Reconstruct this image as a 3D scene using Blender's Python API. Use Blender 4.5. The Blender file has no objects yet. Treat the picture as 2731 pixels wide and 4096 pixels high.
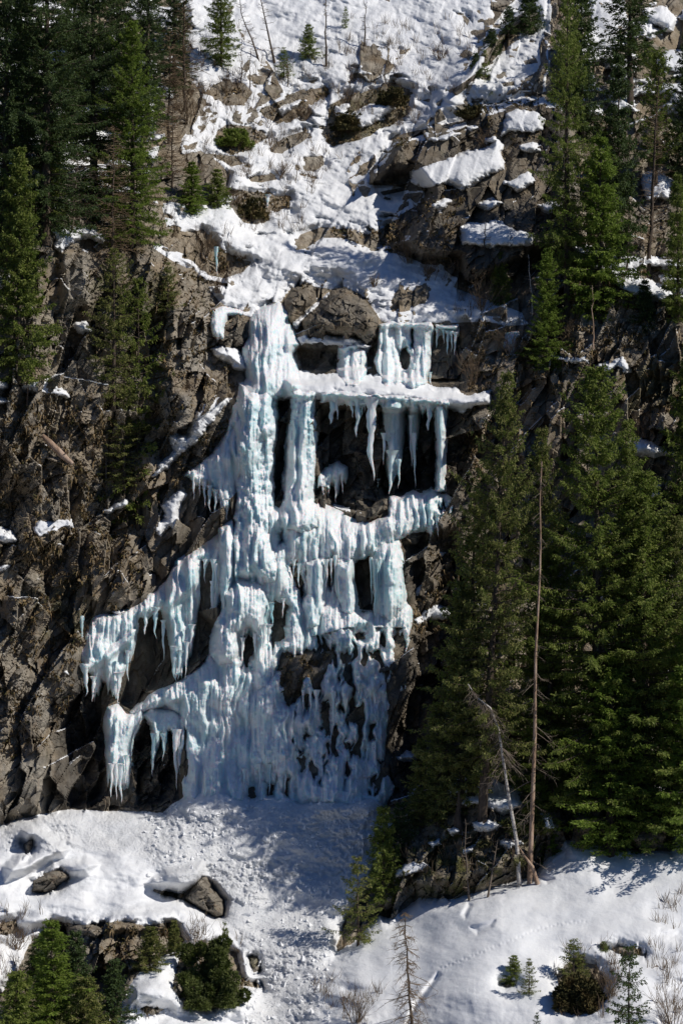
import bpy, math, random
import numpy as np
from mathutils import Vector
rng = np.random.default_rng(7)
random.seed(7)
sc = bpy.context.scene
COL = sc.collection
# ------------------------------------------------------------------ frame
# u,v = survey coordinates on the hillside (1568 x 2352 across the view); Y = distance from the viewpoint
F = 6132.0; UC = 784.0; VC = 1176.0
def W(u, v, Y):
    return np.stack([(np.asarray(u)-UC)/F*Y, np.asarray(Y)+0*np.asarray(u), -(np.asarray(v)-VC)/F*Y], -1)
SUN = Vector((1.0, -0.38, 0.95)).normalized()

def pts(s):
    return np.array([[float(a) for a in p.split(',')] for p in s.split()], dtype=np.float64)

# ------------------------------------------------------------------ noise
def _h(ix, iy, s):
    n = (ix.astype(np.int64)*374761393 + iy.astype(np.int64)*668265263 + s*1442695041) & 0x7fffffff
    n = ((n ^ (n >> 13))*1274126177) & 0x7fffffff
    n = ((n ^ (n >> 16))*69069) & 0x7fffffff
    return ((n ^ (n >> 11)) & 0xfffff)/float(0xfffff)
def vn(x, y, s=0):
    ix = np.floor(x); iy = np.floor(y); fx = x-ix; fy = y-iy
    fx = fx*fx*fx*(fx*(fx*6-15)+10); fy = fy*fy*fy*(fy*(fy*6-15)+10)
    a = _h(ix, iy, s); b = _h(ix+1, iy, s); c = _h(ix, iy+1, s); d = _h(ix+1, iy+1, s)
    return (a+(b-a)*fx)*(1-fy)+(c+(d-c)*fx)*fy*1.0
def fbm(x, y, s=0, o=4, g=.5):
    t = 0; a = 1; n = 0
    for i in range(o):
        t = t+a*(vn(x, y, s+i*17)*2-1); n += a; a *= g
        x, y = x*1.93+y*.31+11.3, y*1.93-x*.31+5.7
    return t/n
def facets(x, y, s=0, hz=1., tl=1.):
    """flat tilted blocks: every cell is a plane of its own (units of one cell)"""
    ix = np.floor(x); iy = np.floor(y)
    best = np.full(x.shape, 1e9); val = np.zeros(x.shape)
    for dx in (-1, 0, 1):
        for dy in (-1, 0, 1):
            cx = ix+dx; cy = iy+dy
            px = cx+_h(cx, cy, s); py = cy+_h(cx, cy, s+1)
            d = (x-px)**2+(y-py)**2
            m = d < best
            v = hz*(_h(cx, cy, s+2)*2-1)+tl*((_h(cx, cy, s+3)*2-1)*(x-px)+(_h(cx, cy, s+4)*2-1)*(y-py))
            best = np.where(m, d, best); val = np.where(m, v, val)
    return val
def sst(x): x = np.clip(x, 0, 1); return x*x*(3-2*x)

# ------------------------------------------------------------------ signed distance to outlines (inside > 0)
def sdf(P, U, V):
    d2 = np.full(U.shape, 1e12); ins = np.zeros(U.shape, bool)
    n = len(P)
    for i in range(n):
        ax, ay = P[i]; bx, by = P[(i+1) % n]
        ex, ey = bx-ax, by-ay; L = ex*ex+ey*ey+1e-9
        t = np.clip(((U-ax)*ex+(V-ay)*ey)/L, 0, 1)
        d2 = np.minimum(d2, (U-ax-t*ex)**2+(V-ay-t*ey)**2)
        c = (ay > V) != (by > V)
        xi = ax+(V-ay)*ex/(ey if abs(ey) > 1e-9 else 1e-9)
        ins ^= c & (U < xi)
    d = np.sqrt(d2)
    return np.where(ins, d, -d)
def sub(P, U, V, pad):
    """index window of the lattice U,V (axes ua, va) round outline P"""
    return (slice(*np.searchsorted(V, [P[:, 1].min()-pad, P[:, 1].max()+pad])),
            slice(*np.searchsorted(U, [P[:, 0].min()-pad, P[:, 0].max()+pad])))

# ------------------------------------------------------------------ macro shape of the mountainside
PROF = {  # across u: (v, distance) down the slope
 -900: [(-900,215),(0,180),(400,166),(560,162),(900,158),(1200,155),(1890,151),(2100,145),(2352,136),(2800,120),(3300,105)],
 0:   [(-900,222),(0,184),(400,168),(520,163),(620,160.5),(900,158.5),(1200,157),(1500,156),(1890,154.5),(2000,151),(2130,147),(2352,140),(2800,124),(3300,109)],
 300: [(-900,228),(0,190),(400,173),(560,166.5),(640,164.5),(1000,162.5),(1400,159),(1600,157.8),(1862,156.8),(2000,152.6),(2120,149),(2352,141.5),(2800,125),(3300,110)],
 620: [(-900,232),(0,195),(200,186),(400,178.5),(560,173),(735,167.5),(850,166),(915,163.6),(1150,162),(1300,160.5),(1530,158.8),(1700,158),(1848,157.2),(2000,154.8),(2120,152),(2352,144),(2800,126),(3300,111)],
 900: [(-900,232),(0,194),(200,186),(400,179),(560,173.5),(735,167.5),(850,166.4),(915,164),(1130,162.8),(1190,161),(1530,159),(1700,158),(1848,157),(2000,154),(2120,150.5),(2352,141),(2800,125),(3300,110)],
 1150:[(-900,230),(0,193),(240,183),(560,173),(740,167.5),(900,164.5),(1130,162.5),(1500,160),(1750,156.5),(1850,153.6),(1960,151.3),(2050,148.5),(2352,138),(2800,124),(3300,109)],
 1400:[(-900,228),(0,191),(240,182),(590,170),(680,167),(850,164.5),(1200,161.5),(1600,157.5),(1800,153.5),(1940,150.8),(2100,146),(2352,136),(2800,122),(3300,107)],
 2500:[(-900,222),(0,186),(240,178),(590,168),(850,162),(1200,159),(1600,155),(1800,152),(1900,150),(2100,144),(2352,134),(2800,118),(3300,104)],
}
def macro(U, V):
    ks = sorted(PROF); cols = []
    for k in ks:
        a = np.array(PROF[k], float)
        y = 0
        for o, w in ((-28, .15), (-12, .2), (0, .3), (12, .2), (28, .15)):
            y = y+w*np.interp(V+o, a[:, 0], a[:, 1])
        cols.append(y)
    out = np.zeros(U.shape)
    for i in range(len(ks)-1):
        t = (U-ks[i])/(ks[i+1]-ks[i]); m = (t >= 0) & (t <= 1.0001)
        tt = t*.5+sst(t)*.5
        out = np.where(m, cols[i]*(1-tt)+cols[i+1]*tt, out)
    out = np.where(U < ks[0], cols[0], out); out = np.where(U > ks[-1], cols[-1], out)
    return out

# bulges (+ toward the viewer) and recesses (-): outline, metres, edge width
BULGE = [
 ("1200,15 1150,58 1105,112 1072,165 1035,212 1048,222 1090,182 1128,132 1168,82 1215,40", 1.9, 11),
 ("905,318 888,352 868,374 850,398 846,425 880,425 895,395 925,350 960,318 930,312", 1.6, 12),
 ("655,872 780,866 870,880 930,886 990,900 1080,902 1132,898 1127,930 1060,946 990,934 930,928 850,917 800,922 760,914 700,922 660,912", 1.2, 17),
 # rock rib on the right of the upper gully
 ("1230,-60 1330,-60 1380,120 1320,230 1180,235 1085,240 1066,278 985,300 925,318 960,262 990,205 1034,135 1084,85 1134,40 1184,5", 2.0, 60),
 ("845,425 852,392 885,352 905,318 985,292 1066,276 1085,240 1150,232 1240,215 1330,240 1350,560 1230,590 1150,640 1060,650 1045,605 960,600 905,560 960,480 975,440 940,400", 3.6, 36),
 ("690,738 760,667 790,660 845,690 872,728 868,775 840,792 760,775", 1.2, 25),
 ("655,690 670,665 700,655 727,660 722,692 690,722 668,745 652,730", 0.8, 18),
 # dark alcoves
 ("728,925 1000,940 1010,1120 985,1132 900,1140 840,1190 760,1165 728,1080", -2.2, 16),
 ("636,908 668,915 664,1010 655,1150 632,1155 627,1060", -1.0, 6),
 ("672,792 780,800 865,790 862,850 780,850 690,850", -1.0, 12),
 ("868,745 1060,750 1060,880 1000,885 870,870", -1.0, 12),
 ("310,1440 460,1330 470,1400 510,1440 480,1510 350,1590 300,1640 265,1620 300,1500", -1.3, 22),
 ("190,1545 320,1450 250,1620 240,1830 160,1860 130,1700", -0.9, 18),
 ("325,1630 425,1600 420,1840 310,1860 300,1740", -1.0, 14),
 ("926,1250 1060,1190 1080,1420 1080,1800 900,1830 885,1700 930,1580 945,1420", -1.6, 30),
 ("815,1285 850,1280 855,1330 858,1405 830,1405 812,1320", -1.2, 6),
 ("630,1555 655,1505 770,1485 775,1510 740,1550 690,1590 650,1610", 0.5, 14),
 # left cliff ribs
 ("370,640 480,680 490,740 470,860 450,960 400,1000 370,900 365,760", 1.3, 40),
 ("120,560 220,560 210,700 140,720", 1.4, 30),
 ("0,1500 110,1540 130,1700 110,1880 -100,1900 -100,1500", 1.4, 40),
 ("360,870 410,865 455,920 440,990 400,1010 355,990", 1.0, 28),
 # knoll with trees, right foreground
 ("905,1850 1000,1835 1080,1800 1200,1805 1290,1850 1300,1915 1240,1985 1220,2012 1150,2030 1040,2062 955,2065 890,2115 850,2110 820,2160 785,2180 800,2100 860,2030 880,1950", 2.6, 50),
 ("1300,1860 1540,1860 1545,1940 1460,1952 1320,1928", 1.2, 30),
 ("400,1850 440,1822 500,1800 545,1815 585,1850 560,1890 480,1900 420,1885", .5, 44),("700,1845 780,1825 870,1830 890,1870 800,1890 720,1880", .5, 34),
 # foreground drifts
 ("48,1905 75,1893 120,1915 165,1950 150,1972 110,1985 60,2010 10,2030 5,1990 50,1950", 1.7, 24),
 ("70,2015 120,1975 200,1963 235,1985 205,2012 150,2032 60,2058", 1.6, 24),
 ("325,2030 380,1995 465,1975 480,2010 470,2045 420,2050 360,2045", 1.8, 26),
 ("150,2110 300,2075 420,2060 500,2110 590,2220 610,2330 560,2360 400,2330 300,2400 -50,2420 -50,2200", 2.0, 60),
 ("170,2125 260,2090 400,2088 420,2120 300,2118 200,2135", 0.7, 14),
 ("860,2070 1000,2060 1200,2020 1350,1960 1500,1990 1568,2100 1568,2400 760,2400 780,2250", 1.2, 150),
 ("300,2262 345,2250 390,2270 380,2310 320,2320 300,2300", 0.7, 16),
 ("30,2120 120,2110 210,2130 420,2120 430,2190 300,2260 250,2340 150,2400 -40,2400 -20,2220", -1.6, 30),
 ("795,140 830,130 858,145 856,175 800,180", 0.5, 16),
 ("580,610 640,570 760,555 860,570 900,600 800,640 700,640 620,650", 0.8, 30),
]

# ------------------------------------------------------------------ snow outlines
SNOW_MAIN = "410,-400 1400,-400 1275,-100 1262,60 1262,150 1250,225 1180,236 1145,234 1085,240 1068,262 1062,276 1000,290 925,306 900,322 893,345 868,372 850,398 845,425 905,428 975,440 968,470 920,498 890,515 870,528 840,540 870,548 905,575 960,602 1010,605 1050,640 1040,660 1090,680 1150,700 1205,722 1212,745 1160,748 1110,738 1055,740 1000,742 880,742 870,728 845,690 790,662 760,664 725,658 700,652 668,662 650,690 600,708 575,728 556,722 500,695 478,668 465,642 440,620 395,598 355,570 350,555 385,570 440,590 478,632 515,640 560,625 580,600 530,592 500,560 470,530 440,535 385,522 372,470 345,460 400,465 450,480 520,450 530,400 500,370 460,345 420,360 410,330 450,280 470,230 440,190 430,120"
SNOW_HOLES = ["485,197 510,186 560,190 582,212 560,242 520,244 495,225","572,176 612,170 614,180 582,190",
 "600,250 640,232 700,208 748,198 752,214 710,240 690,262 640,285 612,272","498,300 520,285 575,290 592,300 620,315 560,347 530,357 500,340",
 "625,332 660,312 700,300 716,310 690,330 650,350 625,347","752,250 790,228 850,205 900,193 942,205 940,240 925,270 900,288 870,296 850,313 800,325 765,338 748,325 755,280",
 "700,365 742,356 745,378 720,396 700,386","530,470 560,438 620,445 625,462 610,502 590,517 560,512 540,490","622,452 668,448 662,477 632,482",
 "455,350 540,358 560,376 530,384 515,372","1058,34 1082,40 1072,62","1112,95 1150,60 1180,40 1200,50 1190,90 1150,120 1130,142 1110,150",
 "1190,30 1232,30 1226,80 1195,76","1038,206 1100,163 1107,170 1048,214","675,562 690,538 740,520 800,528 870,545 905,562 850,572 790,547 740,547 700,572",
 "812,168 850,170 852,174 815,176","960,230 990,225 985,236","570,405 620,400 640,412 600,420 575,418","560,300 590,296 600,312 570,318","870,440 950,425 940,436 880,450",
 "1150,190 1180,186 1182,196 1155,200","1200,140 1230,130 1235,145 1205,150"]
SNOW_IN = ["812,262 850,240 900,232 912,240 880,268 850,290 815,300","640,250 690,228 700,232 650,262","770,245 800,238 795,262 775,270",
 "945,400 960,385 1000,370 1060,352 1110,345 1140,320 1152,332 1150,355 1155,385 1120,400 1090,425 1060,440 1030,420 990,425 965,428 945,420",
 "985,318 1040,300 1060,305 1030,322 1000,330","1180,330 1225,322 1240,345 1200,352","1160,420 1210,400 1230,415 1190,440","980,470 1020,452 1040,460 1010,485","1090,470 1130,455 1150,465 1120,482","1230,470 1280,460 1290,480 1250,492","1058,520 1075,510 1100,518 1130,510 1180,525 1225,538 1222,560 1180,566 1120,565 1060,560","1155,285 1165,262 1190,250 1235,258 1250,275 1248,298 1215,310 1170,303 1150,310",
 "1072,290 1095,292 1080,302","1110,322 1135,312 1140,325 1115,332","668,742 690,725 720,700 755,672 762,676 735,705 700,735 685,752 672,754",
 "1290,590 1340,588 1400,608 1440,625 1500,648 1568,678 1640,700 1640,730 1568,702 1520,696 1460,682 1420,657 1390,632 1340,606",
 "1265,816 1300,819 1347,811 1352,836 1310,837 1280,827","1368,842 1400,832 1430,814 1447,850 1430,858 1420,840 1390,852",
 "1425,1020 1470,1006 1510,1025 1542,1042 1500,1047 1470,1047 1440,1037","950,1422 1000,1384 1052,1411 1020,1422 980,1427 958,1440",
 "1355,10 1430,-10 1440,60 1400,85 1372,76 1355,60","1470,20 1530,18 1557,45 1542,77 1510,60 1480,50","1535,205 1600,198 1700,230 1700,270 1568,248 1540,235",
 "1473,402 1510,394 1542,415 1532,452 1490,457 1475,432","1358,100 1400,90 1440,100 1420,112 1370,110","1335,160 1362,170 1370,200 1352,215 1340,190",
 "1340,240 1372,242 1380,262 1350,268","1060,1782 1100,1774 1182,1810 1202,1852 1150,1867 1090,1842 1050,1852 1010,1832","900,1740 940,1730 975,1738 940,1748",
 "45,886 70,872 110,874 150,894 173,914 160,919 120,902 70,902 50,897","-60,872 20,880 18,891 -60,897","-60,905 30,920 10,931 -60,922",
 "70,1212 90,1197 160,1190 169,1211 130,1224 90,1237","-60,1205 20,1220 46,1241 20,1247 -60,1237","-60,1300 26,1297 15,1313 -60,1320",
 "105,530 160,517 210,521 242,540 236,557 190,546 160,562 142,577 125,562 130,540","90,470 130,456 165,440 232,450 226,476 180,470 130,482 95,482",
 "392,1003 425,998 450,958 470,930 500,910 532,916 507,948 477,978 450,1013 410,1048 352,1099 343,1095 400,1036",
 "370,1162 385,1150 400,1134 415,1127 427,1135 412,1165 409,1221 390,1215 370,1233 355,1226 352,1209 380,1190","238,1172 292,1149 288,1161 245,1182",
 "168,746 195,739 209,760 190,767","488,803 510,793 545,800 566,830 572,852 540,847 520,835 495,822","640,868 690,852 740,858 780,850 860,862 900,858 930,880 960,872 1000,894 1040,890 1080,906 1132,893 1127,930 1090,934 1060,948 1010,934 990,940 950,918 930,930 900,914 870,926 845,912 800,926 770,908 730,926 700,908 650,918",
 "675,775 700,765 712,775 780,772 810,780 850,795 845,803 800,797 740,790 690,796","120,560 135,565 130,572","260,1405 285,1398 300,1405 270,1418","0,640 22,628 25,655 0,660",
 "1005,1265 1022,1270 1010,1282","960,1340 975,1335 985,1365 955,1372 950,1360","1050,1800 1070,1795 1060,1810","1490,1130 1510,1120 1515,1140 1500,1150","1520,1395 1545,1392 1548,1404","1085,950 1110,945 1115,955",
 "640,1330 655,1326 650,1340","145,1545 155,1540 160,1552","1085,1890 1120,1880 1150,1895 1120,1912 1090,1908","1020,1900 1050,1895 1060,1915 1030,1920","1150,1935 1190,1925 1210,1940 1170,1950","1060,1950 1085,1942 1090,1958 1065,1964","905,1995 950,1978 985,1985 970,2000 930,2012 905,2018","985,1935 1010,1928 1018,1940 990,1950","1240,1870 1260,1872 1275,1905 1250,1900"]
WOODSNOW = ["-700,-400 415,-400 425,120 380,300 330,440 0,450 -700,440","1300,-400 2300,-400 2300,240 1500,260 1330,240","1300,560 1568,600 1900,640 1900,700 1568,690 1400,640"]
FIELD = "-1000,1960 -300,1930 0,1896 30,1886 100,1870 165,1858 240,1862 350,1864 374,1866 400,1843 425,1828 460,1812 500,1806 540,1818 575,1836 630,1826 690,1840 740,1828 800,1838 850,1826 884,1838 890,1870 905,1900 880,1945 872,1990 855,2035 800,2100 770,2172 775,2186 812,2166 850,2122 872,2100 900,2114 945,2072 965,2062 1040,2064 1100,2048 1150,2032 1222,2012 1240,1985 1284,1955 1300,1928 1400,1941 1460,1952 1540,1956 1535,1900 1490,1830 1488,1803 1530,1798 1568,1830 1700,1850 2600,1850 2600,3300 -1000,3300"
FIELD_HOLES = ["75,2050 78,2025 105,2008 140,1998 158,2015 130,2040 100,2050","56,1940 74,1930 77,1950 58,1968","352,2045 420,2052 465,2018 492,2042 512,2070 510,2102 495,2104 455,2082 420,2066 380,2056",
 "118,2112 160,2120 200,2128 230,2118 300,2116 330,2128 400,2116 425,2160 400,2185 350,2210 320,2235 300,2262 270,2330 200,2365 100,2400 -60,2420 -20,2310 40,2230 70,2170 100,2150","572,2198 590,2196 596,2230 582,2234","555,2250 595,2262 600,2270 560,2264","318,2318 340,2310 385,2318 350,2332",
 "1396,2180 1420,2172 1470,2180 1480,2196 1430,2196","1275,2240 1310,2200 1370,2215 1390,2260 1370,2310 1320,2330 1290,2300","1150,2260 1170,2254 1182,2262 1160,2268",
 "0,2120 40,2112 45,2140 10,2150 -20,2140","395,2270 420,2180 500,2160 545,2190 560,2260 550,2300 480,2320 430,2312"]

LACE = "690,1470 800,1440 960,1440 950,1600 920,1800 860,1830 700,1800 670,1700 680,1600"
BODY = "545,905 622,905 638,940 639,980 633,1015 629,1050 626,1100 628,1160 640,1165 652,1150 690,1140 728,1148 742,1160 765,1170 800,1180 812,1192 850,1197 890,1185 893,1140 920,1143 945,1128 965,1136 990,1128 1025,1136 1047,1160 1038,1185 1000,1190 1000,1228 990,1232 978,1214 950,1222 918,1240 925,1270 931,1310 934,1345 936,1380 951,1402 949,1420 944,1456 935,1496 930,1560 935,1583 900,1601 894,1656 885,1706 880,1761 908,1808 884,1850 800,1852 700,1850 600,1850 500,1850 420,1850 418,1800 424,1740 425,1676 400,1640 370,1625 330,1640 305,1645 300,1634 350,1591 410,1562 440,1545 470,1522 476,1490 478,1460 490,1435 505,1405 506,1370 498,1400 493,1440 487,1400 485,1350 495,1320 500,1300 487,1290 470,1310 465,1290 462,1320 458,1380 452,1420 440,1440 420,1470 400,1480 390,1440 380,1420 366,1400 355,1410 340,1420 325,1420 318,1440 310,1480 300,1500 280,1560 262,1590 245,1570 232,1560 225,1580 213,1575 205,1540 188,1540 180,1521 183,1486 202,1441 216,1411 280,1404 320,1380 367,1352 395,1318 400,1288 440,1264 490,1230 532,1200 536,1150 530,1130 500,1120 470,1110 440,1105 422,1092 445,1076 490,1045 515,1000 530,945"
# ------------------------------------------------------------------ lattice of the rock
def axis(a, b, h, lo, hi, g=1.12, cap=26):
    c = list(np.arange(a, b+h, h)); s = h; x = c[-1]
    while x < hi: s = min(s*g, cap); x += s; c.append(x)
    s = h; x = a; l = []
    while x > lo: s = min(s*g, cap); x -= s; l.append(x)
    return np.array(l[::-1]+c)
ua = axis(-30, 1598, 2.25, -880, 2450); va = axis(-30, 2382, 2.25, -880, 3290)
UU, VV = np.meshgrid(ua, va)
YM = macro(UU, VV)
YM += 1.6*fbm(UU/420, VV/420, 3, 3)+.5*fbm(UU/130, VV/130, 9, 3)*1.0
for s, amt, w in BULGE:
    P = pts(s); k = sub(P, ua, va, 5)
    wob = 5*fbm(UU[k]/30, VV[k]/30, 21, 3)*min(1, w/14)
    YM[k] -= amt*sst((sdf(P, UU[k], VV[k])+wob)/w+.08)
fld = sdf(pts(FIELD), UU, VV)
# ------------------------------------------------------------------ snow
def combine(polys, holes=(), base=None):
    S = np.full(UU.shape, -999.) if base is None else base.copy()
    for s in polys:
        P = pts(s); k = sub(P, ua, va, 60)
        S[k] = np.maximum(S[k], sdf(P, UU[k], VV[k]))
    for s in holes:
        P = pts(s); k = sub(P, ua, va, 60)
        S[k] = np.minimum(S[k], -sdf(P, UU[k], VV[k]))
    return S
FLD = combine([], FIELD_HOLES, fld)
# the blocks of the rock: joints climb to the right on the left cliff, steeper on the right
def rockrelief(U, V):
    wx = 14*fbm(U/110, V/110, 31, 3); wy = 14*fbm(U/110, V/110, 37, 3)
    x = (U+wx); y = (V+wy)
    def rot(d):
        a = math.radians(d); return x*math.cos(a)-y*math.sin(a), x*math.sin(a)+y*math.cos(a)
    X, Z = rot(60)
    r = 1.15*facets(X/230, Z/85, 41, .8, 1.3)
    X2, Z2 = rot(78)
    r += .62*facets(X2/95, Z2/36, 47, .8, 1.5)
    r += .27*facets(X/40, Z/19, 53, .9, 1.6)
    X3, Z3 = rot(20)
    md = .12+.75*sst(vn(U/120, V/150, 77)*1.6-.3)
    r += .15*md*facets(X3/17, Z3/11, 57, .9, 1.5)
    r += .07*md*facets(x/8, y/7, 59, .9, 1.3)
    r += .12*fbm(U/40, V/60, 61, 4, .55)
    return r
RR = rockrelief(UU, VV)
calm = np.clip(.75+.45*sst((VV-520)/200), 0, 1.2)          # lower relief on the upper slope
RR = RR*calm
quiet = sst((sdf(pts(BODY), UU, VV)+25)/45)*.72
quiet = np.maximum(quiet, sst((FLD+14)/30)*.88)
for s in ("540,840 860,840 1000,870 1140,900 1135,945 850,925 600,915 540,910","860,690 1060,700 1060,760 990,900 860,900","560,700 690,700 690,900 550,900","180,1480 330,1400 480,1240 520,1300 450,1560 300,1680 300,1840 240,1840 230,1640 180,1560"):
    P = pts(s); quiet = np.maximum(quiet, sst((sdf(P, UU, VV)+20)/35)*.7)
quiet = np.maximum(quiet, sst((sdf(pts(SNOW_MAIN), UU, VV)-6)/30)*.35)
RR = RR*(1-quiet)
YR = YM+RR

def samp(A, u, v):
    u = np.asarray(u, float); v = np.asarray(v, float)
    iu = np.clip(np.interp(u, ua, np.arange(len(ua))), 0, len(ua)-1.001)
    iv = np.clip(np.interp(v, va, np.arange(len(va))), 0, len(va)-1.001)
    i = iu.astype(int); j = iv.astype(int); fu = iu-i; fv = iv-j
    return (A[j, i]*(1-fu)+A[j, i+1]*fu)*(1-fv)+(A[j+1, i]*(1-fu)+A[j+1, i+1]*fu)*fv

# ------------------------------------------------------------------ mesh helpers
def link(name, verts, faces, mat, parent=None, smooth=False, attrs=None, sizes=None):
    me = bpy.data.meshes.new(name)
    verts = np.asarray(verts, np.float32)
    faces = np.asarray(faces, np.int32)
    nv = len(verts)
    me.vertices.add(nv); me.vertices.foreach_set('co', verts.ravel())
    if faces.ndim == 2:
        nf, k = faces.shape; tot = np.full(nf, k, np.int32)
    else:
        tot = np.asarray(sizes, np.int32); nf = len(tot)
    me.loops.add(int(tot.sum())); me.loops.foreach_set('vertex_index', faces.ravel())
    me.polygons.add(nf)
    st = np.concatenate([[0], np.cumsum(tot)[:-1]]).astype(np.int32)
    me.polygons.foreach_set('loop_start', st); me.polygons.foreach_set('loop_total', tot)
    me.polygons.foreach_set('use_smooth', np.full(nf, smooth, bool))
    for k2, a in (attrs or {}).items():
        at = me.attributes.new(k2, 'FLOAT', 'POINT'); at.data.foreach_set('value', np.asarray(a, np.float32).ravel())
    me.update(calc_edges=True); me.validate()
    if mat: me.materials.append(mat)
    o = bpy.data.objects.new(name, me); COL.objects.link(o)
    if parent: o.parent = parent
    return o
def gridfaces(mask):
    """quads of a vertex grid whose four corners all lie in mask; returns faces and the used index"""
    nv, nu = mask.shape
    f = mask[:-1, :-1] | mask[1:, :-1] | mask[1:, 1:] | mask[:-1, 1:]
    j, i = np.nonzero(f)
    a = j*nu+i
    q = np.stack([a, a+nu, a+nu+1, a+1], 1)          # faces the viewer
    used = np.unique(q); lut = np.zeros(nv*nu, np.int64); lut[used] = np.arange(len(used))
    return lut[q], used
def tag(o, label=None, cat=None, group=None, kind=None):
    if label: o['label'] = label
    if cat: o['category'] = cat
    if group: o['group'] = group
    if kind: o['kind'] = kind
    return o
def empty(name, loc, label, cat, group=None, kind=None):
    o = bpy.data.objects.new(name, None); COL.objects.link(o); o.location = loc
    return tag(o, label, cat, group, kind)

# ------------------------------------------------------------------ materials
class NT:
    def __init__(s, name):
        s.m = bpy.data.materials.new(name); s.m.use_nodes = True
        s.t = s.m.node_tree; s.b = s.t.nodes['Principled BSDF']; s.tc = s.n('ShaderNodeTexCoord')
    def n(s, k, **kw):
        o = s.t.nodes.new(k)
        for a, v in kw.items(): setattr(o, a, v)
        return o
    def l(s, a, b): s.t.links.new(a, b)
    def noise(s, scale, detail=5, rough=.6, stretch=None, space='Object', dist=0):
        t = s.n('ShaderNodeTexNoise'); t.inputs['Scale'].default_value = scale
        t.inputs['Detail'].default_value = detail; t.inputs['Roughness'].default_value = rough; t.inputs['Distortion'].default_value = dist
        if stretch:
            mp = s.n('ShaderNodeMapping'); mp.inputs['Scale'].default_value = stretch
            s.l(s.tc.outputs[space], mp.inputs['Vector']); s.l(mp.outputs['Vector'], t.inputs['Vector'])
        else: s.l(s.tc.outputs[space], t.inputs['Vector'])
        return t.outputs['Fac']
    def ramp(s, fac, stops):
        r = s.n('ShaderNodeValToRGB'); e = r.color_ramp.elements
        while len(e) < len(stops): e.new(.5)
        for k, (p, c) in enumerate(stops):
            e[k].position = p; e[k].color = (*c, 1) if len(c) == 3 else c
        s.l(fac, r.inputs['Fac']); return r.outputs['Color']
    def mix(s, fac, a, b, mode='MIX'):
        m = s.n('ShaderNodeMix', data_type='RGBA', blend_type=mode)
        for sock, v in ((m.inputs['Factor'], fac), (m.inputs['A'], a), (m.inputs['B'], b)):
            if isinstance(v, (int, float)): sock.default_value = v
            elif isinstance(v, tuple): sock.default_value = (*v, 1)
            else: s.l(v, sock)
        return m.outputs['Result']
    def bump(s, h, dist, strength=1., prev=None):
        b = s.n('ShaderNodeBump'); b.inputs['Distance'].default_value = dist; b.inputs['Strength'].default_value = strength
        s.l(h, b.inputs['Height'])
        if prev: s.l(prev, b.inputs['Normal'])
        s.l(b.outputs['Normal'], s.b.inputs['Normal']); return b.outputs['Normal']
    def attr(s, name):
        a = s.n('ShaderNodeAttribute'); a.attribute_name = name; return a.outputs['Fac']
    def math(s, op, a, b):
        m = s.n('ShaderNodeMath', operation=op)
        for i, v in enumerate((a, b)):
            if isinstance(v, (int, float)): m.inputs[i].default_value = v
            else: s.l(v, m.inputs[i])
        return m.outputs[0]
def col(s, c): s.b.inputs['Base Color'].default_value = (*c, 1)
MAT = {}
def rock_mat(name, dark=(.07,.06,.048), mid=(.27,.235,.185), light=(.50,.45,.37)):
    s = NT(name)
    a = s.noise(.35, 7, .62, dist=.4); b = s.noise(1.7, 8, .7, (1, 1, .6)); c = s.noise(7, 6, .7)
    base = s.ramp(b, [(.3, dark), (.5, mid), (.74, light)])
    base = s.mix(s.ramp(a, [(.42, (0,0,0)), (.62, (1,1,1))]), base, s.mix(.45, base, (.33,.235,.13)))
    lich = s.ramp(s.noise(.9, 6, .75, dist=.6), [(.56, (0,0,0)), (.68, (1,1,1))])
    base = s.mix(s.math('MULTIPLY', lich, .5), base, (.115,.115,.05))
    rust = s.ramp(s.noise(1.3, 7, .75, (1,1,.4)), [(.57, (0,0,0)), (.7, (1,1,1))])
    base = s.mix(s.math('MULTIPLY', rust, .65), base, (.20,.105,.045))
    base = s.mix(s.attr('wet_dark'), base, s.mix(.3, (.03,.027,.025), s.mix(.5, (0,0,0), base)))
    base = s.mix(s.attr('moss'), base, s.ramp(s.noise(6, 5, .7), [(.35, (.03,.04,.012)), (.55, (.10,.10,.022)), (.7, (.22,.20,.03))]))
    base = s.mix(s.attr('pale'), base, s.mix(.55, base, (.36,.33,.28)))
    base = s.mix(.55, base, s.ramp(c, [(.3, (.35,.35,.35)), (.65, (1,1,1))]), 'MULTIPLY')
    s.l(base, s.b.inputs['Base Color']); s.b.inputs['Roughness'].default_value = .8
    s.b.inputs['Specular IOR Level'].default_value = .3
    vo = s.n('ShaderNodeTexVoronoi'); vo.inputs['Scale'].default_value = 1.6; vo.feature = 'F1'; s.l(s.tc.outputs['Object'], vo.inputs['Vector'])
    n0 = s.bump(vo.outputs['Distance'], .10, .6)
    n1 = s.bump(s.noise(3.2, 8, .7, (1,1,.7)), .08, .65, n0)
    s.bump(s.noise(14, 5, .7), .05, .8, n1)
    MAT[name] = s.m; return s.m
rock_mat('rock')
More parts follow.
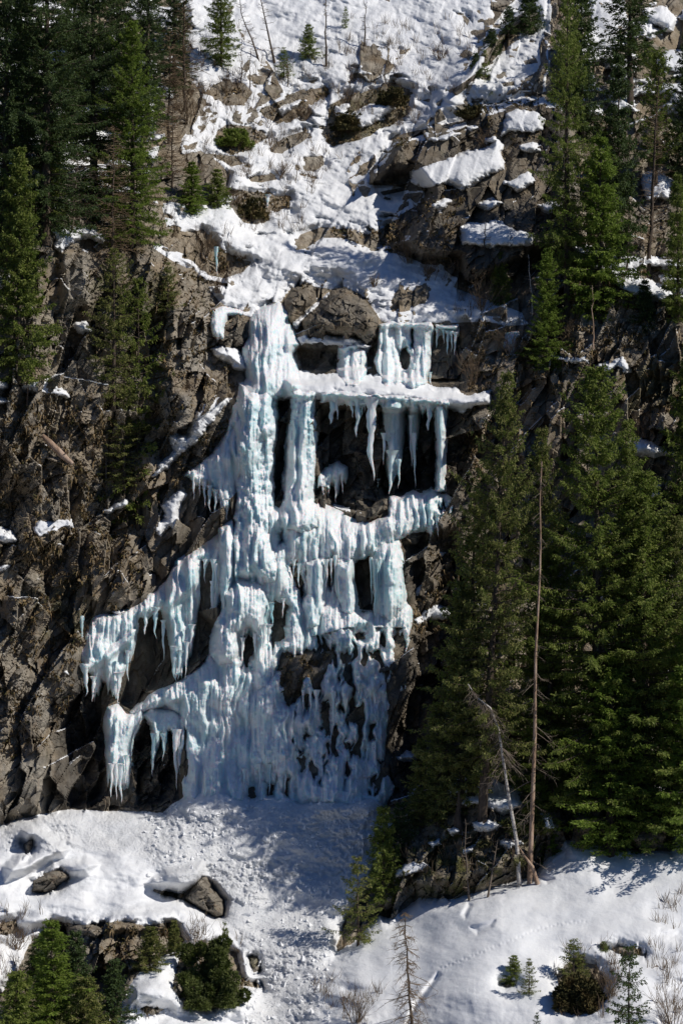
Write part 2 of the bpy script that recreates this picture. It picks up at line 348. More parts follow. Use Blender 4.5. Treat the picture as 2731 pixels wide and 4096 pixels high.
def snow_mat():
    s = NT('snow')
    c = s.ramp(s.noise(.6, 6, .6), [(.35, (.74,.75,.77)), (.65, (.86,.86,.86))])
    dirt = s.ramp(s.noise(5, 6, .8), [(.66, (0,0,0)), (.82, (1,1,1))])
    c = s.mix(s.math('MULTIPLY', dirt, .35), c, (.45,.42,.38))
    s.l(c, s.b.inputs['Base Color']); s.b.inputs['Roughness'].default_value = .62
    s.b.inputs['Specular IOR Level'].default_value = .3
    r = s.attr('rough')
    n1 = s.bump(s.noise(2.6, 6, .62), .12, .35)
    b2 = s.n('ShaderNodeBump'); b2.inputs['Distance'].default_value = .16
    s.l(s.noise(6.5, 6, .72, (1,.7,1)), b2.inputs['Height']); s.l(r, b2.inputs['Strength']); s.l(n1, b2.inputs['Normal'])
    s.l(b2.outputs['Normal'], s.b.inputs['Normal'])
    MAT['snow'] = s.m
snow_mat()
def ice_mat():
    s = NT('ice')
    a = s.noise(.9, 4, .55, (1.5,1.5,.22)); f = s.noise(6., 5, .65, (1,1,.3)); q = s.noise(.30, 4, .5)
    c = s.ramp(a, [(.34, (.46,.68,.72)), (.48, (.68,.82,.84)), (.62, (.87,.90,.91))])
    c = s.mix(s.ramp(q, [(.38, (0,0,0)), (.64, (.75,.75,.75))]), c, (.86,.89,.90))
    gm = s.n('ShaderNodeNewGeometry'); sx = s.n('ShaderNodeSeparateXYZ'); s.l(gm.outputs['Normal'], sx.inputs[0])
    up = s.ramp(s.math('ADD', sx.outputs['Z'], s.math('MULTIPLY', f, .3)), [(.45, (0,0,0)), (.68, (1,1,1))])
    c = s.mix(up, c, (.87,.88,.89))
    s.l(c, s.b.inputs['Base Color'])
    s.b.inputs['Roughness'].default_value = .3; s.b.inputs['IOR'].default_value = 1.31
    s.b.inputs['Subsurface Weight'].default_value = .6; s.b.inputs['Subsurface Radius'].default_value = (.18,.42,.5); s.b.inputs['Subsurface Scale'].default_value = .45
    n1 = s.bump(s.noise(3.4, 6, .62, (2.,2.,.35)), .17, .7)
    s.bump(s.noise(9, 5, .65, (1,1,.5)), .06, .7, n1)
    MAT['ice'] = s.m
ice_mat()
def simple(name, stops, scale=3., rough=.8, stretch=None, trans=0, bump=None):
    s = NT(name)
    s.l(s.ramp(s.noise(scale, 4, .7, stretch), stops), s.b.inputs['Base Color'])
    s.b.inputs['Roughness'].default_value = rough; s.b.inputs['Specular IOR Level'].default_value = .25
    if bump: s.bump(s.noise(bump[0], 4, .7, stretch), bump[1], 1)
    if trans:
        out = s.t.nodes['Material Output']; tr = s.n('ShaderNodeBsdfTranslucent'); mx = s.n('ShaderNodeMixShader')
        mx.inputs[0].default_value = trans; tr.inputs['Color'].default_value = (.20,.30,.05,1)
        s.l(s.b.outputs[0], mx.inputs[1]); s.l(tr.outputs[0], mx.inputs[2]); s.l(mx.outputs[0], out.inputs['Surface'])
    MAT[name] = s.m; return s.m
simple('spruce_green', [(.3,(.07,.09,.02)),(.5,(.15,.175,.036)),(.72,(.25,.27,.065))], .9, .65, trans=.32)
simple('spruce_bright', [(.3,(.08,.12,.018)),(.5,(.155,.21,.03)),(.72,(.25,.31,.058))], .9, .65, trans=.35)
simple('spruce_dark', [(.3,(.02,.036,.013)),(.5,(.045,.072,.022)),(.72,(.085,.12,.036))], .9, .7, trans=.12)
simple('spruce_olive', [(.3,(.075,.078,.026)),(.5,(.16,.155,.05)),(.66,(.27,.26,.08)),(.78,(.26,.15,.065))], 1.6, .7, trans=.3)
simple('bark', [(.3,(.035,.026,.02)),(.55,(.10,.075,.055)),(.75,(.2,.15,.11))], 5, .9, (1,1,.3), bump=(9,.05))
simple('snag_wood', [(.3,(.16,.10,.065)),(.5,(.34,.23,.16)),(.62,(.46,.34,.26)),(.75,(.12,.085,.06))], 3, .85, (1,1,.35), bump=(9,.04))
simple('birch_bark', [(.36,(.06,.05,.045)),(.44,(.42,.38,.34)),(.7,(.62,.58,.54))], 4, .8, (1,1,2.2))
simple('larch_twig', [(.3,(.10,.07,.045)),(.6,(.22,.155,.095))], 4, .9)
simple('grey_twig', [(.3,(.09,.07,.055)),(.6,(.2,.16,.125))], 4, .9)
simple('dark_floor', [(.3,(.03,.04,.02)),(.5,(.07,.065,.04)),(.7,(.16,.14,.10))], .02, .9)  # unseen valley ground, coloured dark to cut light bounced onto the slope
simple('shrub_green', [(.3,(.03,.035,.012)),(.5,(.07,.085,.022)),(.68,(.13,.145,.04)),(.8,(.16,.10,.05))], 2.2, .75, trans=.12)
simple('dry_grass', [(.3,(.08,.055,.025)),(.5,(.20,.14,.07)),(.7,(.36,.26,.14))], 1.2, .85)
simple('heath', [(.3,(.03,.032,.012)),(.5,(.075,.065,.022)),(.7,(.15,.10,.04))], 1.2, .85)

# ------------------------------------------------------------------ rock mesh
wet_dark = np.zeros(UU.shape); moss = np.zeros(UU.shape); pale = np.zeros(UU.shape)  # first mask: wet rock near the ice, plus rock simply toned darker
def paint(A, s, w=25, amt=1.):
    P = pts(s); k = sub(P, ua, va, w)
    A[k] = np.maximum(A[k], amt*sst((sdf(P, UU[k], VV[k])+14*fbm(UU[k]/25, VV[k]/40, 71, 4))/w+.5))
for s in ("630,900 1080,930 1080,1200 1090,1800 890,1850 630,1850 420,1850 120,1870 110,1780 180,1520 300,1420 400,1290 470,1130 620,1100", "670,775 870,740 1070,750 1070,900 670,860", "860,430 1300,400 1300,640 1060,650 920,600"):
    paint(wet_dark, s, 50, .8)  # wet rock round the falls; the last outline only darkens the outcrop
for s in ("726,920 1030,935 1050,1130 900,1140 840,1195 728,1150", "630,905 668,915 655,1155 628,1100", "670,780 865,785 865,850 690,850", "300,1430 470,1320 510,1440 350,1600 260,1620", "310,1640 425,1600 420,1850 310,1860", "920,1430 1060,1430 1060,1850 885,1850","120,1600 240,1560 250,1860 130,1880"): paint(wet_dark, s, 24, 1.)  # recesses behind the ice toned darker still
for s in ("860,330 1000,295 1150,240 1240,230 1310,260 1310,620 1180,640 1060,650 900,560 960,440 850,420",): paint(wet_dark, s, 40, .85)  # upper right outcrop toned darker
wet_dark *= np.clip(.65+.6*fbm(UU/35, VV/110, 81, 4), 0, 1)
paint(moss, "900,1960 1010,1900 1120,1890 1240,1930 1210,2000 1130,2030 1040,2060 940,2075", 18, .9)
for s in ("752,250 850,205 940,200 935,270 850,315 760,340","1330,600 1440,650 1450,700 1330,690","1400,840 1568,820 1568,930 1440,950","80,1380 200,1300 220,1420 120,1500","210,620 400,600 380,760 200,780"): paint(moss, s, 30, .55)
moss *= np.clip(.5+1.5*fbm(UU/22, VV/22, 91, 4), 0, 1)
for s in ("130,600 210,580 215,700 145,720","0,1740 110,1740 130,1860 0,1880","30,1540 130,1600 100,1680 30,1640","370,900 450,900 440,990 360,990","1480,330 1500,330 1530,400 1480,390","80,770 130,780 100,840 60,820","1290,660 1400,680 1400,790 1290,760","390,700 480,700 470,860 400,850"): paint(pale, s, 20, .9)
q, used = gridfaces(np.ones(UU.shape, bool))
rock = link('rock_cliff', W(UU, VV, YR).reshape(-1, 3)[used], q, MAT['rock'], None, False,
            {'wet_dark': wet_dark.ravel()[used], 'moss': moss.ravel()[used], 'pale': pale.ravel()[used]})
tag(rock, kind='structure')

edge = 7.5*fbm(UU/15, VV/11, 101, 5, .66)+7*fbm(UU/60, VV/45, 103, 3)
SN = combine([SNOW_MAIN], SNOW_HOLES); SMAIN = combine([], [], SN)
SL = combine(SNOW_IN)
# ledge preference: rock that lies back holds snow
dv = np.gradient(YR, va, axis=0)                 # more negative = lies back
ledge = np.clip((-dv-.02)*60, -6, 10)
def snow_cover(name, S, T, lam, relief, rough, wgt=.22, eamp=1., wsm=22., wmax=1., push=0.):
    d = S+edge*eamp
    d = np.where(np.isfinite(d), d, -999)
    t = np.where(d > 0, T*(1-np.exp(-np.maximum(d, 0)/lam)), np.maximum(d, -40)*.06)
    w = wgt+(wmax-wgt)*(1-sst(d/wsm))
    Y = YM+RR*w-t-relief*sst(d/20)-push*sst((d+3)/6)
    q, used = gridfaces(d > -2.5)
    P = W(UU, VV, Y).reshape(-1, 3)[used]
    o = link(name, P, q, MAT['snow'], None, True, {'rough': np.broadcast_to(rough, UU.shape).ravel()[used]})
    tag(o, kind='structure')
    return Y, d
und = .5*fbm(UU/55, VV/38, 111, 4, .55)
Ysn, d1 = snow_cover('snow_slope', SN+5*sst((fbm(UU/45, VV/26, 140, 4)-.30)*-6)-4+np.where(SN > 0, -16*sst((fbm(UU/52+VV/120, VV/17-UU/90, 141, 4)-.33)*5), 0), .62, 20, und*.8+.30*np.abs(fbm(UU/34+VV/50, VV/24-UU/90, 113, 3))+.28*fbm((UU+VV)/160, (VV-UU*.4)/34, 116, 4, .6)+.06*fbm(UU/12, VV/8, 115, 3)+.10*np.abs(fbm((UU+VV*.6)/90, (VV-UU*.5)/17, 118, 3))+.5*fbm((UU-VV*.5)/210, (VV+UU*.35)/60, 134, 3), .45, .12, .08)
WS = combine(WOODSNOW)
SL = np.maximum(SL, np.minimum(WS, 16*(fbm(UU/55, VV/26, 131, 4)-.02)*2))
SLn = SL-.5
Ysl, d2 = snow_cover('ledge_snow', SLn, .8, 9, .12*fbm(UU/20, VV/16, 117, 3), .35, .12, .9, 12, .5, .6)
# powder caught on small steps of the cliffs
cand = ledge+5*fbm(UU/70, VV/70, 119, 3)-9.2+np.where((UU > 1060) & (VV < 1000), 1.2, 0)+np.where((UU < 420) & (VV < 620), 1.0, 0)
cand = np.where(fld > -10, -50, cand)
ys3, d3 = snow_cover('ledge_snow', np.clip(cand, -50, 6), .16, 3, 0*UU, .3, .9, .25, 40)
# foreground field: smooth dome on the right, avalanche debris in the middle, drifts on the left
debris = sst((sdf(pts("440,1840 890,1840 850,1990 760,2100 760,2180 720,2400 520,2400 600,2280 560,2180 480,2090 300,1960 0,1960 0,1880"), UU, VV)+15)/45)
right = sst((UU-780)/80)*sst((VV-1960)/60)*(1-sst((UU-1470)/60)*sst((VV-2090)/60))
rel = .45*fbm(UU/170, VV/60, 121, 3)*(1-.55*right)+debris*(.17*fbm(UU/10, VV/8, 123, 4, .7)*(.2+1.3*sst(vn(UU/70, VV/50, 128)*1.5-.3))+.16*fbm(UU/30, VV/16, 125, 3))+(1-debris)*(1-right)*(.06*fbm(UU/14, VV/8, 127, 3))
rel += .13*fbm((UU+VV*.8)/120, (VV-UU*.2)/22, 129, 3)*(1-right*.92)+.5*fbm(UU/70, VV/40, 133, 3)*(1-right)*(1-debris*.6)
rel += right*.05*fbm((UU+VV*1.6)/60, (VV-UU*.35)/18, 131, 3)
for s in ("1120,2032 1150,2020 1185,2018 1225,2005 1230,2015 1200,2035 1150,2040","1080,2130 1135,2115 1128,2130 1095,2145","1235,2015 1270,2018 1255,2028","1060,2100 1075,2075 1082,2080 1068,2108","930,2360 950,2300 1005,2235 1010,2240 960,2310"):
    P = pts(s); k = sub(P, ua, va, 20)
    rel[k] -= .35*sst((sdf(P, UU[k], VV[k])+6)/12)
tr = pts("1011,2224 1060,2205 1110,2185 1160,2165 1190,2155 1215,2142 1250,2130 1290,2122 1349,2115")
seg = np.cumsum(np.r_[0, np.hypot(*np.diff(tr, axis=0).T)])
for k2, dd in enumerate(np.arange(0, seg[-1], 9.5)):
    cu = np.interp(dd, seg, tr[:, 0]); cv = np.interp(dd, seg, tr[:, 1])+(1.5 if k2 % 2 else -1.5)
    k = (slice(*np.searchsorted(va, [cv-9, cv+9])), slice(*np.searchsorted(ua, [cu-9, cu+9])))
    rel[k] -= .07*np.exp(-((UU[k]-cu)**2/10+(VV[k]-cv)**2/6))
Yfl, d4 = snow_cover('snow_field', np.minimum(FLD, 2700-VV), 1.7, 14, rel, np.clip(.12+.75*debris+.25*(1-right), 0, 1), .0, .45, 20)  # snow ended out of view; bare rock below lowers bounce light
# top surface for standing things
def ground(u, v):
    y = samp(YR, u, v)
    for A, d in ((Ysn, d1), (Ysl, d2), (Yfl, d4)):
        y = np.where(samp(d, u, v) > 0, np.minimum(y, samp(A, u, v)), y)
    return y
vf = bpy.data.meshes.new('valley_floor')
vf.from_pydata([(-3000,-3000,-37.5),(3000,-3000,-37.5),(3000,140,-37.5),(-3000,140,-37.5)], [], [(0,1,2,3)]); vf.materials.append(MAT['dark_floor'])  # out of view; its dark colour keeps bounce light low
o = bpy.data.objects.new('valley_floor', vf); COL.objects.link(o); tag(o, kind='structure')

# ------------------------------------------------------------------ generic cover from an outline (ice, boulders)
def cover(name, outline, mat, parent, bulge, R, off=0., h=1.8, flute=0., lump=0., fringe=0., fr=7., wob=2., holes=(), base=None, smooth=True, wsm=.25, extra=None, attrs=None, pw=.5, lace=None):
    P = pts(outline)
    u0, v0 = P.min(0)-14; u1, v1 = P.max(0)+14+fringe
    gu = np.arange(u0, u1, h); gv = np.arange(v0, v1, h); U, V = np.meshgrid(gu, gv)
    du = wob*fbm(U/11, V/18, 201, 3); dvv = wob*fbm(U/18, V/11, 203, 3)
    V2 = V
    if fringe:
        prog = sst((V-(v0+v1)/2)/((v1-v0)/2+1e-6)+.55)
        sp = vn(U/fr+.1*fbm(U/30, V/60, 205, 2), 0*U, 207)**1.6*.65+vn(U/(fr*.45), 0*U, 209)**2*.35
        V2 = V-fringe*(sp-.25)*prog
    S = sdf(P, U+du, V2+dvv)
    if lace is not None:
        z = sst(sdf(pts(lace), U, V)/40)
        hn = fbm(U/15+.7*fbm(U/30, V/30, 221, 2), V/42, 223, 3)
        S = np.minimum(S, np.where(z > 0, (.46-.20*z-hn)*30, 99))
    hdu = 8*fbm(U/22, V/20, 225, 4, .6)
    for hs in holes: S = np.minimum(S, -sdf(pts(hs), U+hdu, V-14*(vn(U/5.5, 0*U, 227)-.3)+4*fbm(U/9, V/9, 229, 3)))
    d = np.maximum(S, 0)
    x = np.clip(d/R, 0, 1)
    t = bulge*(1-(1-x)**2)**pw
    t = np.where(S < 0, np.maximum(S, -14)*.10-.03, t)
    rib = np.abs(fbm(U/20+.6*fbm(U/60, V/60, 211, 2), V/260, 213, 2))*1.5+np.abs(fbm(U/7, V/90, 217, 3))*.5
    lm = fbm(U/28, V/40, 215, 5, .58)*1.3
    sw = sst(d/8)
    r = flute*(.6-rib)*sw+lump*lm*sw+min(1.2, R/34)*.55*fbm(U/55, V/80, 219, 2)*sst(d/20)
    Yb = samp(YM if base is None else base, U, V)+wsm*samp(RR, U, V)
    if extra is not None: Yb = Yb+extra(U, V)
    Y = Yb-t-r-off*sst((S+3)/6)
    q, used = gridfaces(S > -2.2)
    at = {k: np.full(len(used), v2) for k, v2 in (attrs or {}).items()}
    return link(name, W(U, V, Y).reshape(-1, 3)[used], q, mat, parent, smooth, at)

# ------------------------------------------------------------------ frozen waterfall
fw = empty('frozen_waterfall', W(640, 1845, 157.)[()], 'tall pale blue frozen waterfall of ice columns and curtains on the dark cliff', 'frozen waterfall')
def iw(*a, **k):
    k.setdefault('wsm', .05); k.setdefault('lace', LACE)
    o = cover(a[0], a[1], MAT['ice'], fw, *a[2:], **k)
    o.matrix_parent_inverse = INV; return o
bpy.context.view_layer.update()
INV = fw.matrix_world.inverted()
HOLES = ["628,1380 650,1385 664,1392 657,1440 650,1470 627,1482 622,1420","558,1458 578,1450 588,1460 582,1490 573,1527 561,1522 555,1490","667,1295 680,1288 692,1320 700,1368 690,1377 678,1335",
 "746,1292 768,1284 770,1340 757,1352 745,1332","814,1288 850,1280 856,1330 859,1405 830,1407 820,1360 811,1320","630,1558 655,1505 700,1496 730,1490 770,1485 777,1512 742,1530 736,1552 692,1562 690,1592 662,1622 650,1600 640,1575",
 "694,1596 711,1596 706,1632 696,1642","735,1605 753,1605 758,1640 761,1690 746,1687 738,1642","838,1622 846,1622 846,1672 838,1684","573,1788 583,1786 583,1827 573,1828","616,1788 628,1790 628,1834 617,1832","905,1462 925,1452 931,1500 926,1560 912,1577 904,1540",
 "914,1290 925,1286 925,1322 916,1320","538,1722 546,1718 548,1745 540,1750","700,1680 712,1690 705,1705 695,1695","790,1500 800,1495 803,1520 792,1525","820,1455 835,1450 838,1465 822,1470","1010,1160 1030,1155 1028,1166 1012,1170",
 "640,1225 646,1222 648,1250 641,1248","706,1318 712,1310 716,1350 709,1356","776,1560 784,1555 786,1590 777,1596","850,1500 858,1498 858,1530 850,1534","690,1740 700,1735 702,1765 692,1768","655,1790 663,1786 664,1830 656,1832","745,1735 752,1730 755,1755 747,1758"]
iw('ice_apron', BODY, 1.15, 34, flute=.5, lump=.24, wob=3.5, holes=HOLES, pw=.6)
# columns
iw('ice_column', "572,735 590,712 640,692 660,715 667,745 680,775 690,790 675,812 686,850 705,885 690,905 660,915 620,925 560,925 545,900 566,870 558,835 556,800 570,775", 2.3, 62, flute=.40, lump=.22, wob=3, pw=.5)
iw('ice_column', "550,880 624,885 638,940 640,985 633,1015 629,1050 626,1100 628,1165 624,1220 632,1260 646,1310 640,1340 600,1350 560,1340 530,1330 528,1260 534,1200 540,1140 535,1060 530,980 535,930", 2.5, 58, flute=.55, lump=.34, wob=6, pw=.55)
iw('ice_column', "664,890 730,895 728,985 725,1040 728,1095 724,1145 740,1180 735,1215 690,1230 650,1215 640,1185 650,1155 652,1105 655,1030 664,970", 2.2, 36, flute=.45, lump=.3, wob=6, pw=.5)
iw('ice_column', "510,1360 545,1330 600,1335 615,1370 622,1400 610,1450 612,1500 598,1525 585,1520 588,1470 572,1445 555,1458 552,1500 540,1530 500,1530 480,1500 480,1460 492,1430 508,1400", 2.4, 40, flute=.5, lump=.3, wob=3)
iw('ice_column', "853,1260 880,1240 910,1245 926,1300 932,1360 930,1400 900,1430 870,1420 858,1360", 1.9, 34, flute=.5, lump=.2, wob=3)
iw('ice_column', "500,1210 535,1190 545,1260 540,1330 520,1400 508,1400 500,1330", 2.0, 26, flute=.4, lump=.2, wob=2)
# curtains hanging from the slanting ledge on the left
iw('ice_curtain', "398,1300 440,1272 462,1300 460,1370 452,1430 446,1470 440,1500 430,1535 412,1548 398,1548 390,1500 386,1450 380,1430 372,1400 380,1340", 1.9, 26, flute=.45, lump=.16, fringe=38, fr=8, wob=2)
iw('ice_curtain', "232,1500 262,1470 300,1440 318,1440 312,1480 300,1520 290,1500 286,1530 280,1560 272,1600 258,1592 247,1570 238,1550", 1.9, 24, flute=.4, lump=.2, fringe=36, fr=8, wob=2)
iw('ice_curtain', "186,1500 240,1490 238,1540 232,1570 226,1590 214,1588 210,1550 190,1545", 1.2, 18, flute=.3, lump=.15, fringe=30, fr=7, wob=2)
iw('ice_curtain', "237,1650 247,1622 272,1615 292,1640 308,1638 328,1622 332,1650 312,1682 302,1705 303,1740 296,1775 288,1790 280,1800 268,1800 256,1795 248,1770 241,1730", 1.5, 28, flute=.45, lump=.22, fringe=50, fr=8, wob=2.5)
iw('ice_curtain', "322,1640 345,1625 400,1630 425,1650 424,1700 418,1760 408,1780 400,1700 390,1680 384,1740 372,1730 374,1690 362,1720 352,1760 346,1750 352,1690 345,1665", 1.1, 12, flute=.25, lump=.15, fringe=40, fr=7, wob=2)
iw('ice_curtain', "422,1092 445,1076 490,1040 520,1000 545,1020 548,1130 540,1170 520,1165 500,1150 480,1130 462,1115 440,1106", 1.4, 26, flute=.5, lump=.2, fringe=40, fr=9, wob=3)
iw('ice_curtain', "486,712 510,700 560,714 556,726 524,724 516,750 522,778 500,776 485,755", .7, 12, flute=.1, lump=.1, fringe=18, fr=8)
iw('ice_curtain', "730,1092 745,1072 775,1060 798,1072 800,1095 785,1105 778,1120 760,1112 742,1120 728,1118", 1.2, 16, flute=.2, lump=.3, fringe=34, fr=9, off=.6)
# right hand curtains, above and below the snowy shelf
iw('ice_curtain', "868,745 900,738 960,742 990,740 998,755 990,800 988,840 980,880 960,895 940,900 925,885 905,895 880,895 868,860 858,830 868,800", 1.5, 24, flute=.45, lump=.28, wob=3, off=.3, holes=["918,800 932,788 938,810 934,838 922,842 918,820","945,760 949,758 949,800 945,802"])
iw('ice_curtain', "774,800 786,770 800,778 806,790 830,800 845,800 848,812 832,812 828,850 840,870 830,890 790,900 775,880", 1.1, 20, flute=.3, lump=.28, wob=3, holes=["812,806 826,806 824,822 815,818"])
iw('ice_curtain', "876,905 932,905 930,970 927,1010 924,1050 918,1070 910,1095 902,1110 890,1105 882,1060 878,1010 874,970", 2.9, 27, flute=.35, lump=.16, fringe=34, fr=9, wob=1.5)
iw('ice_curtain', "1000,915 1026,917 1026,980 1024,1010 1021,1040 1022,1070 1018,1100 1022,1128 1000,1130 1001,1080 1004,1050 1000,1000 997,970", 2.4, 15, flute=.2, lump=.16, wob=2.5)
iw('ice_curtain', "938,912 962,912 963,975 958,1010 953,1050 946,1055 941,1010 937,975", 2.6, 14, flute=.2, lump=.12, fringe=30, fr=8, wob=1.5)
iw('ice_curtain', "1142,765 1190,760 1196,770 1185,778 1183,805 1172,820 1160,800 1140,810 1135,795", .6, 14, flute=.15, lump=.12, fringe=12)
iw('ice_curtain', "560,1560 640,1540 655,1610 690,1650 700,1720 640,1800 520,1810 500,1700 520,1600", 1.6, 90, flute=.5, lump=.3, wob=8)
iw('ice_curtain', "770,1560 880,1500 890,1640 872,1780 800,1810 740,1760 770,1650", 1.5, 60, flute=.5, lump=.4, wob=8)
iw('ice_curtain', "700,1290 748,1270 752,1380 735,1440 700,1450 690,1390 706,1360", 1.7, 26, flute=.45, lump=.2, wob=3)
iw('ice_curtain', "770,1290 814,1280 815,1330 822,1380 812,1420 780,1410 765,1350", 1.7, 24, flute=.45, lump=.2, wob=3)
iw('ice_curtain', "735,900 800,898 870,905 940,915 1030,915 1034,932 1000,940 940,935 880,932 830,935 780,930 735,925", 1.7, 12, flute=.25, lump=.2, fringe=46, fr=11, wob=4, off=.5)
iw('ice_curtain', "776,795 800,790 840,800 846,830 842,862 830,885 795,892 778,870 772,830", 1.4, 22, flute=.35, lump=.25, fringe=10, fr=8, wob=4, off=.4)
iw('ice_curtain', "1000,745 1050,748 1052,765 1030,770 1000,768", .8, 9, flute=.1, lump=.15, fringe=26, fr=6, wob=2)
# single icicles: (u, top v, tip v, width, stand-off)
def icicle(u, v0, v1, w, off=1.0, parent=fw, base=YM):
    Y = float(samp(YM, u, v0))-off
    m = Y/F; n = 14; k = 9
    L = (v1-v0)*m; r0 = w*.5*m
    vs = []; fs = []
    ph = random.random()*9
    bx = (u-UC)/F*Y; bz = -(v0-VC)/F*Y
    for i in range(n+1):
        t = i/n
        r = r0*(1-t)**(.62+.5*(ph/9))*(1+.2*math.sin(t*17+ph)+.14*math.sin(t*41+ph*2))*(1.6-.6*min(1, t*6))+.004
        cx = bx+(.06*math.sin(t*4+ph)*t+.03*math.sin(t*13+ph*3)*t)*w*.12
        for j in range(k):
            a = j/k*2*math.pi; rr = r*(1+.18*math.sin(a*3+ph))
            vs.append((cx+rr*math.cos(a), Y+rr*math.sin(a), bz+.15-(L+.15)*t))
    for i in range(n):
        for j in range(k):
            a = i*k+j; b = i*k+(j+1) % k
            fs.append((a, b, b+k, a+k))
    o = link('icicle', vs, [f[::-1] for f in fs], MAT['ice'], parent, True)
    if parent is fw: o.matrix_parent_inverse = INV
    return o
for a in [(854,918,1104,24,2.2),(898,1040,1136,16,3.2),(915,1060,1122,9,3.2),(881,1000,1068,8,3.0),(951,1000,1120,10,3.0),(944,960,1075,8,2.8),(984,930,990,14,2.2),(1010,940,1060,12,2.6),(820,915,1005,16,1.8),(808,915,960,10,1.6),(832,915,955,8,1.6),(763,912,975,22,1.6),(774,912,965,9,1.6),(838,918,948,6,1.6),
  (1003,760,800,7,1.2),(1028,765,815,8,1.2),(1036,765,808,7,1.2),(1045,768,822,8,1.2),(1018,760,790,6,1.2),
  (376,1430,1518,8,1.6),(358,1400,1468,13,1.4),(334,1410,1458,10,1.3),(428,1480,1560,8,2.4),(402,1490,1566,14,2.4),(412,1500,1562,9,2.4),(440,1440,1495,9,2.2),(294,1500,1565,8,2.2),(272,1550,1622,12,2.2),(215,1560,1612,10,1.6),(196,1530,1600,18,1.2),(188,1420,1530,9,.8),
  (278,1760,1845,11,1.9),(266,1760,1838,9,1.9),(256,1760,1832,8,1.9),(290,1740,1800,8,1.8),(352,1690,1785,8,1.5),(375,1690,1750,8,1.5),(404,1680,1815,12,1.5),(412,1680,1780,8,1.5),(444,1090,1150,9,1.3),(470,1110,1165,8,1.3),(482,1120,1178,9,1.4),(495,1130,1185,10,1.5),(508,1140,1192,9,1.5),(522,1150,1195,9,1.5),(458,1100,1140,6,1.3),
  (497,572,638,9,.5),(490,1290,1420,9,1.3),(496,1300,1400,7,1.3),(487,1340,1400,6,1.2),(471,1290,1340,7,1.2),(617,1440,1480,10,1.8),(625,1390,1440,9,1.6),(606,1440,1500,9,2.0),(557,1470,1530,7,1.6),(586,1460,1525,8,1.6),(862,1290,1420,11,1.7),(866,1290,1410,7,1.8),(870,1290,1390,6,1.8),(852,1285,1390,6,1.6),
  (675,1290,1330,7,1.2),(686,1300,1350,6,1.2),(750,1290,1350,7,1.2),(760,1288,1345,6,1.2),(770,1280,1370,7,1.2),(742,1105,1150,8,1.8),(755,1105,1140,6,1.8),(772,1105,1158,9,1.8),(786,1095,1135,6,1.8),(712,1585,1640,9,1.2),(726,1590,1660,10,1.2),(765,1595,1690,8,1.2),(696,1590,1640,5,1.1),(560,1430,1480,6,1.9),(650,1380,1420,6,1.3),
  (848,925,960,6,1.9),(988,860,890,6,1.4),(948,840,900,9,1.6),(868,1105,1120,6,1),(1004,1190,1232,8,1.2),(620,260+1500,1826,6,1.2),(655,1770,1822,6,1.2),(640,1765,1822,8,1.3),(596,1760,1830,7,1.3),(560,1770,1828,7,1.3)]:
    icicle(*a)
for a, lb in (((615,452,488,9,.3),'pale icicle beside brown bushes below the upper slope'),):
    e = empty('icicle', W(a[0], a[1], float(samp(YM, a[0], a[1])))[()], lb, 'icicle')
    o = icicle(*a, parent=None); o.name = 'ice'; bpy.context.view_layer.update(); o.parent = e; o.matrix_parent_inverse = e.matrix_world.inverted()

# ------------------------------------------------------------------ boulders
def boulder(outline, label, bulge, R, **k):
    o = cover('boulder', outline, MAT['rock'], None, bulge, R, smooth=False, wsm=0,
              extra=lambda U, V: .35*facets(U/26, V/22, 301, .7, 1.2)+.15*facets(U/11, V/10, 303, .7, 1.2), **k)
    return tag(o, label, 'boulder')
at0 = {'wet_dark': .25, 'moss': 0., 'pale': 0.}
boulder("692,738 725,705 762,668 792,660 842,690 870,726 866,770 842,790 812,766 760,772 702,764", 'large dark brown boulder below the snow basin, right of the ice lip', 1.3, 30, attrs={'wet_dark': .35, 'moss': 0, 'pale': 0})
boulder("654,690 668,666 700,654 726,660 722,690 690,722 670,745 656,730", 'rounded brown boulder touching the right side of the ice lip', 1.0, 24, attrs={'wet_dark': .3, 'moss': 0, 'pale': 0})
boulder("72,2050 78,2025 105,2008 140,1996 158,2015 130,2042 100,2050", 'small grey boulder under a drift at the left edge of the snow field', .9, 18, attrs=at0)
boulder("425,2062 440,2040 465,2015 478,2008 492,2042 512,2068 512,2102 496,2106 455,2084", 'angular grey and brown boulder sticking out of the snow drift, left of the avalanche track', 1.8, 22, attrs=at0)
boulder("54,1940 74,1928 78,1950 58,1970", 'tiny dark boulder in a snow hollow near the left edge', .8, 10, attrs=at0)
boulder("160,2130 200,2122 245,2140 240,2180 205,2200 170,2190 158,2160", 'grey boulder in shade beside the dark shrubby spruce, lower left', 1.0, 22, attrs=at0)
boulder("572,2198 590,2196 597,2230 582,2235", 'little brown rock poking from the snow right of the rounded pine shrub', .6, 8, attrs={'wet_dark': 0, 'moss': .4, 'pale': 0})
boulder("1452,1880 1490,1868 1530,1905 1538,1950 1500,1952 1460,1945 1440,1910", 'grey blocky boulder at the foot of the big spruces, right edge', 1.3, 24, attrs=at0)
boulder("500,765 535,735 565,735 568,760 560,790 535,800 505,790", 'dark damp boulder left of the upper ice column', .7, 20, attrs={'wet_dark': .6, 'moss': 0, 'pale': 0})
boulder("795,1110 850,1095 880,1120 890,1170 850,1192 800,1178 780,1150", 'dark rounded boulder in the alcove between the ice columns', 1.2, 30, attrs={'wet_dark': .5, 'moss': 0, 'pale': 0})

